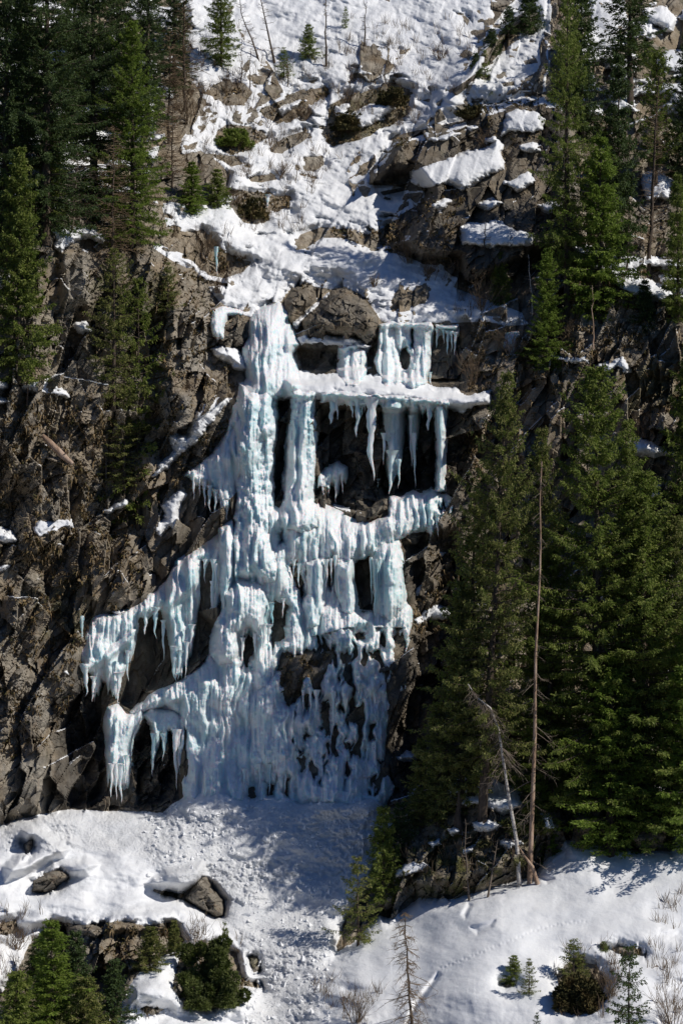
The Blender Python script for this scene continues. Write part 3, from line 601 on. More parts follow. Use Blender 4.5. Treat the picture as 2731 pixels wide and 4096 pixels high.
# ------------------------------------------------------------------ tubes and twigs
def tubes(paths, k=5):
    """paths: list of (points n x 3, radii n) -> verts, quads"""
    V = []; Q = []; base = 0
    for p, r in paths:
        p = np.asarray(p, float); r = np.asarray(r, float); n = len(p)
        t = np.gradient(p, axis=0); t /= np.linalg.norm(t, axis=1)[:, None]+1e-9
        ref = np.array([1., 0, 0]) if abs(t[0][2]) > .7 else np.array([0, 0, 1.])
        a = np.cross(t, ref); a /= np.linalg.norm(a, axis=1)[:, None]+1e-9; b = np.cross(t, a)
        an = np.arange(k)/k*2*math.pi
        ring = p[:, None]+r[:, None, None]*(np.cos(an)[None, :, None]*a[:, None]+np.sin(an)[None, :, None]*b[:, None])
        V.append(ring.reshape(-1, 3))
        i, j = np.meshgrid(np.arange(n-1), np.arange(k), indexing='ij')
        A = base+i*k+j; B = base+i*k+(j+1) % k
        Q.append(np.stack([A, B, B+k, A+k], -1).reshape(-1, 4)); base += n*k
    return np.concatenate(V), np.concatenate(Q)

# spruce of unit height and unit radius 1: returns (crown verts, faces), (wood verts, faces)
def spruce(seed, H, R, levels=46, per=6, low=.08, droop=.35, dense=1., shape=.75, ragged=.25, size=1.):
    g = np.random.default_rng(seed)
    V = []; wood = []
    # trunk
    z = np.linspace(0, H, 14); wob = g.normal(0, .012*R, (14, 2)).cumsum(0)*.5
    tp = np.c_[wob, z]; wood.append((tp, np.maximum(.017*H*(1-z/H)**.9, .012)))
    side = 1+.25*np.sin(np.arange(8))  # lop-sided crown
    for lv in range(levels):
        f = low+(1-low)*((lv+g.random())/levels)**1.0
        h = f*H
        prof = R*((1-f)**shape)*(.9+.1*np.sin(f*23+seed))
        if f < low+.12: prof *= .55+.45*(f-low)/.12
        n = max(2, int(per*(.7+.6*g.random())))
        if lv > 6 and g.random() < .14: n = 1
        if g.random() < .25: prof *= .78
        a0 = g.random()*6.28
        for b in range(n):
            az = a0+b/n*6.28+g.normal(0, .25)
            L = prof*(1-ragged+ragged*2*g.random())*(1+.18*math.sin(az*2+seed))+.12
            if g.random() < .08: L *= 1.35
            if g.random() < .12: L *= .5
            cx, cy = np.interp(h, z, tp[:, 0]), np.interp(h, z, tp[:, 1])
            m = 6; s = np.linspace(0, 1, m)
            dr = droop*(.6+.8*g.random())*(1.15-f)
            zz = h+L*(.10*s*(1.5-f)*0+(.55*f)*s-dr*s**1.3+.18*s**3)
            px = cx+math.cos(az)*L*s; py = cy+math.sin(az)*L*s
            pp = np.c_[px, py, zz]; wood.append((pp, np.linspace(.012*L+.008, .004, m)))
            # twigs
            nt = int(L/.075*dense)+6
            st = g.uniform(.12, 1., nt)**.8
            P = np.c_[np.interp(st, s, px), np.interp(st, s, py), np.interp(st, s, zz)]
            out = np.array([math.cos(az), math.sin(az), 0]); lat = np.array([-math.sin(az), math.cos(az), 0])
            sgn = np.where(g.random(nt) < .5, -1, 1.)[:, None]
            tl = (.20+.22*L*(1-st)*.9)*g.uniform(.5, 1.2, nt)*size
            D = out*g.uniform(.3, .9, (nt, 1))+lat*sgn*g.uniform(.3, 1., (nt, 1))+np.array([0, 0, -1.])*g.uniform(-.05, 1.2, (nt, 1))
            D /= np.linalg.norm(D, axis=1)[:, None]
            for q in range(4):      # four narrow sprays on each twig
                o = P+D*(tl*q*.27)[:, None]+g.normal(0, .03, (nt, 3))
                DD = D+g.normal(0, .45, (nt, 3)); DD /= np.linalg.norm(DD, axis=1)[:, None]
                N = g.normal(0, 1, (nt, 3)); S2 = np.cross(DD, N); S2 /= np.linalg.norm(S2, axis=1)[:, None]+1e-9
                ll = (.17*g.uniform(.6, 1.5, nt)*size)[:, None]; ww = (.036*g.uniform(.6, 1.5, nt)*size)[:, None]
                V.append(np.stack([o, o+DD*ll*.5+S2*ww, o+DD*ll, o+DD*ll*.5-S2*ww], 1).reshape(-1, 3))
    V = np.concatenate(V); n = len(V)//4
    return V, np.arange(n*4).reshape(n, 4), tubes(wood, 5)

def seglines(g, start, d, L, r, depth, out, spread=.6, lift=.2, n=5, kids=5, grav=0.):
    p = [np.array(start, float)]; d = np.array(d, float); d /= np.linalg.norm(d)
    for i in range(n):
        d = d+g.normal(0, .10, 3)+np.array([0, 0, lift*.2-grav*(i/n)*.4]); d /= np.linalg.norm(d)
        p.append(p[-1]+d*L/n)
    p = np.array(p); out.append((p, np.linspace(r, r*.35, n+1)))
    if depth > 0:
        for k in range(kids):
            t = g.uniform(.2, 1.); i = t*n; j = int(min(i, n-1)); q = p[j]+(p[j+1]-p[j])*(i-j)
            dd = (p[j+1]-p[j]); dd /= np.linalg.norm(dd)
            e = dd+g.normal(0, spread, 3); seglines(g, q, e, L*g.uniform(.35, .6), r*.5, depth-1, out, spread, lift, max(3, n-1), max(2, kids-1), grav)
    return out

# prototype meshes -------------------------------------------------
PROTO = {}
def proto(key, *a, **k):
    V, Fc, (wv, wf) = spruce(*a, **k)
    c = link('crown', V, Fc, MAT['spruce_green']); t = link('trunk', wv, wf, MAT['bark'], None, True)
    PROTO[key] = (c.data, t.data, a[1], a[2])
    bpy.data.objects.remove(c); bpy.data.objects.remove(t)
#            seed  H    R
proto('bigA', 11, 24., 4.2, 76, 8, low=.05, droop=.42, dense=1.1, shape=.58, ragged=.52)
proto('bigB', 12, 22., 3.8, 70, 8, low=.05, droop=.40, dense=1.05, shape=.62, ragged=.52)
proto('bigC', 22, 22., 3.8, 62, 7, low=.14, droop=.48, dense=.9, shape=.6, ragged=.45)
proto('thin', 13, 20., 3.2, 60, 6, low=.10, droop=.50, dense=.85, shape=.6, ragged=.5)
proto('midA', 14, 13., 2.4, 50, 7, low=.04, droop=.30, dense=1.1, shape=.7, ragged=.35)
proto('midB', 15, 11., 2.1, 44, 7, low=.05, droop=.42, dense=1.0, shape=.7, ragged=.42)
proto('small', 16, 4.5, 1.25, 24, 6, low=.03, droop=.2, dense=1.2, shape=.85, ragged=.3, size=.8)
proto('young', 17, 4.5, 1.2, 17, 5, low=.04, droop=.12, dense=.7, shape=.9, ragged=.4, size=.7)
proto('sparse', 19, 13., 2.3, 34, 5, low=.06, droop=.45, dense=.62, shape=.5, ragged=.55)
proto('pine', 18, 12., 1.9, 34, 5, low=.28, droop=-.05, dense=1.1, shape=.45, ragged=.5)
matcopies = {}
def mesh_with(me, mat):
    k = (me.name, mat)
    if k not in matcopies:
        m = me.copy(); m.materials.clear(); m.materials.append(MAT[mat]); matcopies[k] = m
    return matcopies[k]
ti = [0]
def foot(u, vb, fwd):
    Y0 = float(ground(u, vb))
    if fwd <= 0: return vb, Y0-fwd*.2
    vs = np.arange(vb, vb+260, 3.); ys = ground(np.full(len(vs), float(u)), vs)
    k = np.argmax(ys <= Y0-fwd) if (ys <= Y0-fwd).any() else len(vs)-1
    if vs[k]-vb > 90: k = 30
    return float(vs[k]), float(ys[k])
def tree(key, u, vb, vt, hw, label, mat='spruce_green', fwd=0., group='spruce trees on the mountainside', name='spruce_tree', lean=0., cat='tree', ub=None):
    """u, vb: foot; vt: tip; hw: half width of the crown"""
    cm, tm, H, R = PROTO[key]
    vb, Y = foot(u, vb, fwd); m = Y/F
    loc = W(u, vb+4, Y)[()]; ti[0] += 1
    h = (vb-vt)*m; e = empty(name, loc, label, cat, group)
    e.scale = (hw*m/R, hw*m/R, h/H); e.rotation_euler = (0, math.radians(lean), ti[0]*2.4)
    if lean:
        e.rotation_mode = 'XYZ'; e.rotation_euler = (0, math.radians(lean), 0)
    for nm, me, mt in (('crown', cm, mat), ('trunk', tm, 'bark')):
        o = bpy.data.objects.new(nm, me); COL.objects.link(o); o.parent = e
        o.material_slots[0].link = 'OBJECT'; o.material_slots[0].material = MAT[mt]
    return e
S = 'spruce_green'; B = 'spruce_bright'; K = 'spruce_dark'; O = 'spruce_olive'
# right hand group in front of the cliff
tree('bigC', 1108, 1872, 850, 122, 'tall thin olive spruce right of the ice, its bare trunk showing through', O, .2, lean=3.0)
tree('bigA', 1370, 1862, 838, 172, 'largest spruce, broad and dense, in the middle of the right hand group', S, .8)
tree('bigB', 1480, 1900, 1080, 175, 'broad spruce between the largest spruce and the right edge', S, .5)
tree('bigB', 1262, 1850, 1260, 140, 'bushy spruce low behind the reddish bare snag', S, 0)
tree('thin', 1082, 1850, 1130, 115, 'olive spruce nearest the right side of the ice', O, 0)
tree('midA', 1590, 1960, 1380, 120, 'bright green spruce cut by the right edge, beside the largest group', B, 0)
tree('midB', 1400, 1935, 1500, 130, 'lower leafy spruce at the foot of the largest spruce', B, 1.2)
tree('midA', 1590, 1330, 770, 100, 'spruce at the right edge halfway up the cliff', S, 0)
tree('midB', 1005, 1895, 1610, 62, 'short sparse spruce beside the dark broken stump', O, 0)
tree('small', 880, 2066, 1850, 58, 'dark young spruce at the left tip of the rocky knoll', S, 0)
tree('young', 822, 2172, 1965, 60, 'lowest open young spruce left of the knoll, on the snow edge', O, 0)
tree('small', 918, 1990, 1840, 46, 'small spruce between the two young spruces and the dead trunks', K, 0)
tree('small', 1243, 1975, 1800, 62, 'low green spruce right of the white birch trunk', B, 0)
tree('bigC', 1440, 1850, 960, 105, 'spruce top showing right of the largest spruce', S, -2.)
tree('bigB', 1545, 1900, 1180, 120, 'olive spruce just inside the right edge, behind the bright ones', O, -1.)
tree('bigC', 1240, 1835, 980, 95, 'olive spruce between the thin olive spruce and the largest spruce', O, -2.)
tree('midA', 1060, 1850, 1330, 80, 'narrow spruce over the dark rock right of the lower ice', O, 0)
tree('midB', 965, 1900, 1690, 46, 'small olive spruce at the dark rock foot right of the ice', O, 0)
# upper right
tree('bigC', 1300, 640, -90, 88, 'tall spruce on the upper right rim, first left of the rim group', S, .5)
tree('midB', 1375, 650, 310, 88, 'bushy bright spruce at the foot of the tall rim spruce', B, 1.2)
tree('midA', 1255, 835, 565, 50, 'slim bright spruce standing on the right ledge below the rim', B, .3)
tree('midB', 1420, 590, 120, 62, 'spruce right of the tall rim spruce', K, 0)
tree('pine', 1505, 480, 110, 55, 'slim dark pine near the top right corner', S, 0)
tree('pine', 1445, 250, -80, 85, 'dark pine on the top edge, right of the snow patch', K, 0)
tree('young', 1112, 236, 112, 24, 'little lone pine on the upper snow slope', S, 0)
tree('small', 1148, 700, 575, 34, 'small spruce above the right bare bushes', S, 0)
tree('midB', 1556, 740, 395, 52, 'spruce at the right edge under the rim snow', S, 0)
tree('small', 1168, 75, 10, 26, 'dark shrubby spruce on the crest of the rock rib, uppermost of three', K, 0)
tree('small', 1130, 122, 62, 24, 'dark shrubby spruce on the crest of the rock rib, middle of three', K, 0)
tree('small', 1092, 175, 118, 22, 'dark shrubby spruce on the crest of the rock rib, lowest of three', K, 0)
tree('small', 1215, 75, -40, 44, 'dark small spruce at the top of the rock rib', K, 0)
tree('small', 1480, 760, 640, 34, 'small spruce on the right cliff step', K, 0)
tree('midA', 1335, 330, -60, 70, 'dim spruce behind the tall rim spruce', K, -1)
tree('midA', 1580, 420, 60, 60, 'spruce half out of the frame, top right', K, 0)
# upper left wood
tree('bigB', 305, 575, 45, 86, 'bright green spruce, tallest in front of the upper left wood', B, 0)
tree('bigA', 215, 520, -200, 120, 'dark spruce behind the bright spruce, upper left', K, -1)
tree('bigA', 105, 560, -260, 135, 'largest dark spruce of the upper left wood', K, 0)
tree('bigB', 15, 520, -180, 120, 'dark spruce at the top left corner', K, .5)
tree('midA', 45, 790, 335, 88, 'green spruce at the left edge above the cliff', S, 1)
tree('midB', 120, 500, 255, 50, 'small spruce between the two left edge spruces', S, 1)
tree('bigB', 340, 300, -170, 72, 'dark spruce right behind the bright spruce, by the top edge', K, 0)
tree('bigA', 400, 210, -190, 55, 'narrow dark spruce at the right end of the upper left wood', K, 0)
tree('midA', 508, 152, -120, 42, 'spruce standing alone right of the upper left wood, cut by the top edge', S, 0)
tree('midB', 440, 492, 368, 46, 'short green spruce on the snow edge below the larches', B, 0)
tree('small', 500, 475, 385, 34, 'tiny green spruce beside the short green spruce', S, 0)
tree('bigB', 170, 330, -140, 90, 'dark spruce in the gap of the upper left wood', K, -2)
tree('bigB', 270, 260, -180, 80, 'dark spruce behind the tip of the bright spruce', K, -2)
tree('midA', 60, 330, -60, 80, 'dim spruce deep in the upper left wood', K, -2)
tree('small', 708, 132, 52, 26, 'small spruce on the upper snow, right one of two', S, 0)
tree('young', 652, 178, 105, 26, 'small sparse spruce on the upper snow, left one of two', S, 0)
tree('young', 793, 64, 12, 14, 'tiny spruce at the top of the snow slope', S, 0)
# left cliff
tree('sparse', 318, 1125, 640, 78, 'green spruce clinging to the left cliff, lower of two', S, .5)
tree('sparse', 262, 900, 570, 66, 'thin spruce clinging to the left cliff, upper of two', O, .3)
tree('young', 385, 720, 600, 36, 'small spruce on the rim of the left cliff', O, 0)
tree('sparse', 285, 1120, 880, 55, 'ragged olive spruce at the foot of the cliff spruce', O, 0)
# lower left
tree('midB', 120, 2400, 2110, 95, 'green spruce in the lower left corner hollow', B, 1)
tree('small', 40, 2400, 2230, 80, 'bushy spruce at the bottom left edge', S, 1.2)
tree('small', 200, 2400, 2240, 75, 'bushy spruce right of the corner spruce', O, 1.2)
tree('small', 345, 2225, 2125, 45, 'small green spruce beside the orange grass', O, .3)
tree('small', 400, 2190, 2110, 26, 'small green spruce under the snow cap', O, .2)
tree('young', 517, 2280, 2115, 22, 'thin young spruce tip rising from the rounded pine shrub', S, .3)
tree('small', 262, 2352, 2200, 52, 'dark spruce in the hollow between the corner trees and the snow ridge', K, .3)
tree('small', 175, 2260, 2135, 52, 'dark spruce under the long snow cap, left part of the hollow', K, .3)
tree('small', 90, 2260, 2150, 50, 'dark bushy spruce behind the corner spruce', K, .2)
# lower right
tree('young', 1444, 2420, 2170, 66, 'dark open young spruce at the bottom right', K, 0)
tree('small', 1180, 2258, 2190, 28, 'small round spruce on the right snow, left one of a pair', S, 0)
tree('young', 1214, 2285, 2198, 26, 'sparse sapling on the right snow, right one of a pair', O, 0)
tree('young', 1318, 2270, 2155, 58, 'open spruce growing out of the grassy hump', O, .3)
tree('small', 1385, 2182, 2158, 18, 'tiny green bush spruce above the brown patch', S, 0)
tree('young', 1232, 2400, 2322, 16, 'very small spruce tip at the bottom edge', K, 0)

# pine shrubs: low domes of needle sprays
def dome(u, v, hw, h, label, mat, name='pine_shrub', n=16000, fwd=0., sz=1.3, cat='shrub', grp='low green shrubs'):
    Y = float(ground(u, v))-fwd; m = Y/F; g = np.random.default_rng(int(u+v))
    R = hw*m; H = h*m
    NC = 60; c = g.normal(0, 1, (NC, 3)); c[:, 2] = np.abs(c[:, 2]); c /= np.linalg.norm(c, axis=1)[:, None]; c *= g.uniform(.25, 1.1, (NC, 1))*np.array([1, 1, .85]); rk = g.uniform(.08, .26, NC)
    k = g.integers(0, NC, n); d = g.normal(0, 1, (n, 3)); d /= np.linalg.norm(d, axis=1)[:, None]
    p = c[k]+d*rk[k][:, None]*g.uniform(.5, 1., (n, 1))**.5*np.array([1, 1, .55])
    p[:, 2] = np.abs(p[:, 2]); p *= np.array([R, R*.8, H])
    D = d+np.array([0, 0, .25])+g.normal(0, .6, (n, 3)); D /= np.linalg.norm(D, axis=1)[:, None]
    S2 = np.cross(D, g.normal(0, 1, (n, 3))); S2 /= np.linalg.norm(S2, axis=1)[:, None]
    ll = (.15*g.uniform(.6, 1.5, n)*sz)[:, None]; ww = (.035*g.uniform(.6, 1.5, n)*sz)[:, None]
    V = np.stack([p, p+D*ll*.5+S2*ww, p+D*ll, p+D*ll*.5-S2*ww], 1).reshape(-1, 3)
    e = empty(name, W(u, v, Y)[()], label, cat, grp)
    link('foliage', V, np.arange(n*4).reshape(n, 4), MAT[mat], e)
    st = []
    for i in range(34):
        st.append((np.linspace([0, 0, -.2], c[i]*np.array([R, R*.8, H]), 5), np.linspace(.05, .015, 5)))
    vv, ff = tubes(st, 5); link('stem', vv, ff, MAT['bark'], e)
    return e
dome(480, 2305, 92, 165, 'rounded dark green pine shrub left of the avalanche track', 'shrub_green', n=24000, fwd=.6)
dome(1330, 2325, 66, 100, 'brown and green grassy hump of shrub on the right snow', 'heath', n=16000)
dome(575, 500, 38, 50, 'brown heath shrub hugging a rock on the upper slope', 'heath', n=6000)
dome(540, 335, 44, 42, 'dark green low shrub on the rock band, upper left of the slope', S, n=6000)
dome(900, 240, 34, 40, 'yellowish heath shrub on the round grassy outcrop', 'heath', n=5000)
dome(800, 300, 40, 45, 'dark heath shrub at the left end of the grassy outcrop', 'heath', n=6000)
dome(1400, 440, 44, 60, 'dark low shrub under the rim spruces', K, n=6000)
dome(1090, 268, 36, 26, 'dark heath shrub on the lip of the rock rib', 'heath', n=4000)
dome(1220, 2290-380, 60, 60, 'low mossy shrub behind the birch foot', O, n=6000)

# bare trees: larches and others
def bare(u, vb, vt, hw, label, mat='larch_twig', name='larch_tree', lean=0., n=70, droop=.1, path=None, seed=0, r=None, low=.15, grp='bare larches and saplings', twig=3, cat='tree', fwd=0.):
    g = np.random.default_rng(seed+int(u*7+vb)); vb, Y = foot(u, vb, fwd); m = Y/F
    H = (vb-vt)*m; R = hw*m
    if path is None: tp = np.c_[np.linspace(0, lean*m, 12)+g.normal(0, .02, 12).cumsum(), np.zeros(12), np.linspace(-.3, H, 12)]
    else:
        P = pts(path); tp = np.c_[(P[:, 0]-u)*m, np.linspace(0, 0, len(P)), (vb-P[:, 1])*m]; tp[0, 2] = -.3
    r0 = r*m if r else .012*H+.02
    tp[1:-1, 0] += g.normal(0, .03, len(tp)-2)
    zz = np.linspace(0, 1, len(tp))
    e = empty(name, W(u, vb, Y)[()], label, cat, grp)
    q0 = [0]
    v, f = tubes([(tp, r0*(1-.82*zz**.8)*g.uniform(.9, 1.1, len(tp)))], 7); link('trunk', v, f, MAT[mat if mat != 'larch_twig' else 'bark'], e, True)
    out = []
    for i in range(n):
        t = low+(1-low)*g.random(); q = np.array([np.interp(t, zz, tp[:, c]) for c in range(3)])
        az = g.random()*6.28; L = R*(1.12-t)**.7*g.uniform(.5, 1.2)+.05
        d = np.array([math.cos(az), math.sin(az), .35-droop*2])
        seglines(g, q, d, L, .018+.006*L, 1 if hw < 50 else 2, out, .5, .1, 4, twig, droop)
    if out:
        v, f = tubes(out, 3); link('branches', v, f, MAT['grey_twig' if mat != 'larch_twig' else mat], e)
    return e
bare(948, 2385, 2095, 62, 'bare larch rising from the bottom edge in front of the snow', lean=-14, n=110, droop=.35, twig=4)
bare(258, 560, 292, 60, 'brown bare larch against the bright green spruce', n=220, droop=.2, fwd=2.0)
bare(425, 255, -40, 50, 'bare larch with straight trunk, upper left of the snow slope', n=190)
bare(388, 330, 70, 46, 'bare larch in front of the upper left wood', n=180)
bare(395, 430, 240, 42, 'short bare larch above the short green spruce', n=160)
bare(597, 141, -40, 26, 'bent bare sapling on the upper snow, left one of a pair', path="597,141 590,120 578,90 566,60 555,30 548,-40", n=36)
bare(632, 141, -60, 22, 'bent bare sapling on the upper snow, right one of a pair', path="632,141 622,110 610,50 600,0 596,-60", n=30)
bare(749, 152, -30, 14, 'straight bare sapling near the top middle of the snow slope', n=24)
bare(838, 106, -20, 14, 'short bare sapling at the top of the snow slope', n=20)
bare(553, 190, 90, 14, 'thin bare sapling left on the upper snow', n=20)
bare(575, 205, 110, 14, 'thin bare sapling beside the small dark rock on the upper snow', n=20)
bare(660, 220, 130, 14, 'thin bare sapling above the grassy rock step', n=20)
bare(1487, 640, 175, 44, 'tall bare larch right of the rim spruces', lean=24, n=200)
bare(1440, 620, 470, 20, 'thin bare trunk on the rim snow', n=20)
bare(1362, 790, 655, 14, 'thin grey pole of a dead sapling on the right cliff', 'snag_wood', name='dead_tree', n=12)
bare(1228, 775, 585, 26, 'thin pale birch on the ledge left of the slim spruce', 'birch_bark', name='birch_tree', lean=-15, n=40)
bare(1113, 560, 470, 16, 'thin dead sapling on the snowy ledge of the rock rib', name='dead_tree', n=12)
bare(1172, 560, 525, 8, 'short dead sapling on the snowy ledge of the rock rib', name='dead_tree', n=8)
bare(1085, 240, 175, 14, 'bare sapling beside the lone little pine', n=14)
bare(1215, 1940, 1060, 60, 'reddish bare snag trunk rising between the right hand spruces', 'snag_wood', name='dead_tree', lean=33, n=60, droop=.5, r=6.5, fwd=.9, low=.05, twig=3)
bare(62, 1225, 838, 10, 'bare weathered snag trunk against the left cliff', 'snag_wood', name='dead_tree', lean=4, n=16, r=7, fwd=.5)
bare(1193, 1995, 1565, 74, 'leaning white birch with a drooping brown crown, in front of the knoll', 'birch_bark', name='birch_tree', path="1193,1998 1186,1935 1178,1880 1168,1829 1156,1751 1144,1676 1124,1626 1094,1601 1074,1571", n=120, droop=.6, r=5.5, low=.45, twig=3, fwd=.6)
bare(458, 2262, 2145, 40, 'small pale birch in front of the rounded pine shrub', 'birch_bark', name='birch_tree', path="455,2262 458,2225 448,2190 443,2165 450,2145", n=26, r=4.5, low=.6, fwd=1.)
bare(1237, 2014, 1940, 3, 'broken pole leaning against the birch foot', 'snag_wood', name='dead_tree', path="1237,2014 1222,1990 1205,1965 1189,1942", n=0, r=6, fwd=.8)
bare(1049, 1895, 1812, 8, 'dark broken stump standing on the knoll', 'bark', name='tree_stump', n=5, r=11, cat='stump', fwd=.4)
bare(1130, 2045, 1930, 22, 'thin bent bare stem on the mossy rock of the knoll', 'grey_twig', path="1118,2040 1130,2000 1136,1965 1142,1930", n=18, r=3, fwd=1.)
bare(1078, 2050, 1880, 20, 'thin straight bare stem on the mossy rock of the knoll', 'grey_twig', lean=-14, n=18, r=3, fwd=1.)
bare(165, 520, 330, 60, 'bare branching tree at the edge of the upper left wood', 'grey_twig', lean=14, n=70, fwd=1)
bare(1390, 620, 480, 16, 'thin grey trunk under the rim spruces', 'grey_twig', n=16, fwd=1)
bare(108, 2395, 2300, 30, 'leaning yellowish dead sapling in the lower left corner', 'snag_wood', name='dead_tree', lean=-22, n=30, fwd=2.4)
bare(245, 1120, 880, 22, 'thin dead sapling on the left cliff beside the clinging spruce', 'grey_twig', name='dead_tree', n=30)

# fallen log on the left cliff
lu = np.array([98, 112, 128, 146, 167]); lv = np.array([1000, 1014, 1030, 1048, 1066])
lp = W(lu, lv, samp(YR, lu, lv).min()-.25+0*lu)
v, f = tubes([(lp, np.array([.12, .19, .21, .2, .13])), (np.array([lp[3], lp[3]+[.3, -.3, .35]]), np.array([.06, .02]))], 8)
tag(link('fallen_log', v, f, MAT['snag_wood'], None, True), 'broken reddish brown log lying slantwise on the left cliff', 'log')
# lumps of fallen ice and snow on the apron
g = np.random.default_rng(77); Vs = []; n = 1500
uu = g.uniform(330, 900, n); vv = 1840+np.abs(g.normal(0, 90, n)); uu[900:] = g.uniform(560, 760, 600); vv[900:] = g.uniform(1980, 2350, 600)
ok = samp(d4, uu, vv) > 4; uu = uu[ok]; vv = vv[ok]; n = len(uu)
P0 = W(uu, vv, samp(Yfl, uu, vv)); sz = .05+.16*g.random(n)**3
oc = np.array([[1,0,0],[-1,0,0],[0,1,0],[0,-1,0],[0,0,1],[0,0,-1]], float)
Vr = P0[:, None]+(oc[None]*g.uniform(.5, 1.2, (n, 6, 1))+g.normal(0, .25, (n, 6, 3)))*sz[:, None, None]
fr = np.array([[0,2,4],[2,1,4],[1,3,4],[3,0,4],[2,0,5],[1,2,5],[3,1,5],[0,3,5]])
Fr = (np.arange(n)[:, None, None]*6+fr[None]).reshape(-1, 3)
tag(link('ice_rubble', Vr.reshape(-1, 3), Fr, MAT['snow'], None, False, {'rough': np.full(n*6, .3)}), 'crumbs of fallen ice and snow below the frozen waterfall', 'rubble', kind='stuff')

# bare bushes
def bush(u, v, hw, h, label, n=16, mat='larch_twig', name='bare_bush', fwd=0., grp='bare bushes'):
    Y = float(ground(u, v))-fwd; m = Y/F; g = np.random.default_rng(int(u*3+v))
    out = []
    for i in range(n):
        a = g.random()*6.28; s = g.uniform(.2, 1)
        d = np.array([math.cos(a)*hw/h*s, math.sin(a)*.5*s, 1.])
        seglines(g, (g.normal(0, .12), g.normal(0, .12), -.15), d, h*m*g.uniform(.6, 1.05), .022, 2, out, .42, .1, 5, 4)
    vv, ff = tubes(out, 3)
    o = link(name, vv, ff, MAT[mat]); o.location = W(u, v, Y)[()]
    return tag(o, label, 'bush', grp)
for a in [(1105,722,60,90,'bare brown bush on the rim right of the snow basin'),(1150,925,65,150,'wide bare bush on the right of the snowy shelf'),(935,600,45,75,'bare brown bush below the rock rib'),(1170,820,40,70,'bare bush under the ledge snow, right of the icicles'),
  (500,668,22,40,'small round bare bush at the rim left of the ice lip'),(178,520,40,70,'bare bush behind the upper left ledge snow'),(820,2350,42,85,'bare bush at the bottom edge, centre'),(1540,2380,60,140,'bare bush in the bottom right corner'),
  (40,2180,45,60,'bare bush at the left edge of the foreground'),(620,345,34,45,'bare bush on the rock step of the upper slope'),(790,235,40,50,'bare bush above the grassy outcrop'),(700,270,30,40,'bare bush beside the grassy rock step'),
  (540,470,30,40,'bare bush above the brown heath shrub'),(470,590,40,60,'bare bush on the rocks left of the snow basin'),(1010,135,40,40,'bare bush high on the snow slope'),(270,2260,40,70,'pale bare bush in the lower left hollow'),
  (860,190,30,38,'bare bush on top of the grassy outcrop'),(650,405,30,35,'bare bush in the middle of the upper snow'),(450,2175,45,50,'bare twigs above the rounded pine shrub'),(1400,2290,40,70,'bare twigs right of the grassy hump'),
  (1080,880,50,70,'bare bush hanging over the shelf right of the icicles'),(1300,790,50,70,'bare bush on the right cliff under the rim'),(210,1480,40,60,'bare bush on the brown left cliff'),(1480,1000,40,60,'bare bush above the shaded snow patch, right'),(430,280,30,60,'bare bush among the larches'),
  (520,215,26,40,'bare bush over the dark rock of the upper slope'),(980,1500-860,30,45,'bare twigs on the snow basin, right side'),(860,655,20,28,'tuft of bare twigs above the large brown boulder'),(1110,1900-1560,30,40,'bare twigs on the snow of the rock rib'),(560,590,24,36,'bare twigs on the rock left of the snow basin'),
  (1330,2050-100,20,34,'bare twigs at the foot of the largest spruce')]:
    bush(*a)

# ------------------------------------------------------------------ dry grass and heath on the rock
def scatter(name, polys, n, mat, ln=.34, wd=.03, base=YR, dens=None, hang=.5):
    Us = []; Vs = []
    tot = sum((lambda P: (P[:, 0].max()-P[:, 0].min())*(P[:, 1].max()-P[:, 1].min()))(pts(s)) for s in polys)
    for s in polys:
        P = pts(s); b0 = P.min(0); b1 = P.max(0)
        k = int(n*(b1-b0).prod()/tot)
        u = rng.uniform(b0[0], b1[0], k); v = rng.uniform(b0[1], b1[1], k)
        m = (sdf(P, u, v) > -4) & (fbm(u/17, v/13, 401, 3)+.25*fbm(u/60, v/60, 405, 2) > .2)
        Us.append(u[m]); Vs.append(v[m])
    u = np.concatenate(Us); v = np.concatenate(Vs)
    snowy = (samp(d1, u, v) > 2) | (samp(d2, u, v) > 2) | (samp(d4, u, v) > 2)
    u = u[~snowy]; v = v[~snowy]; k = len(u)
    p = W(u, v, samp(base, u, v)+.03)
    D = np.c_[rng.normal(0, .5, k), -np.abs(rng.normal(.7, .3, k)), rng.normal(.1, .6, k)]; D /= np.linalg.norm(D, axis=1)[:, None]
    L = (ln*rng.uniform(.5, 1.4, k))[:, None]; S2 = np.cross(D, rng.normal(0, 1, (k, 3))); S2 /= np.linalg.norm(S2, axis=1)[:, None]
    ww = wd*rng.uniform(.6, 1.4, (k, 1))
    mid = p+D*L*.55; tip = p+D*L*.8+np.array([0, 0, -1.])*L*hang
    V = np.stack([p-S2*ww, p+S2*ww, mid+S2*ww*.8, tip, mid-S2*ww*.8], 1).reshape(-1, 3)
    o = link(name, V, np.arange(k*5).reshape(k, 5), MAT[mat])
    return tag(o, kind='stuff')
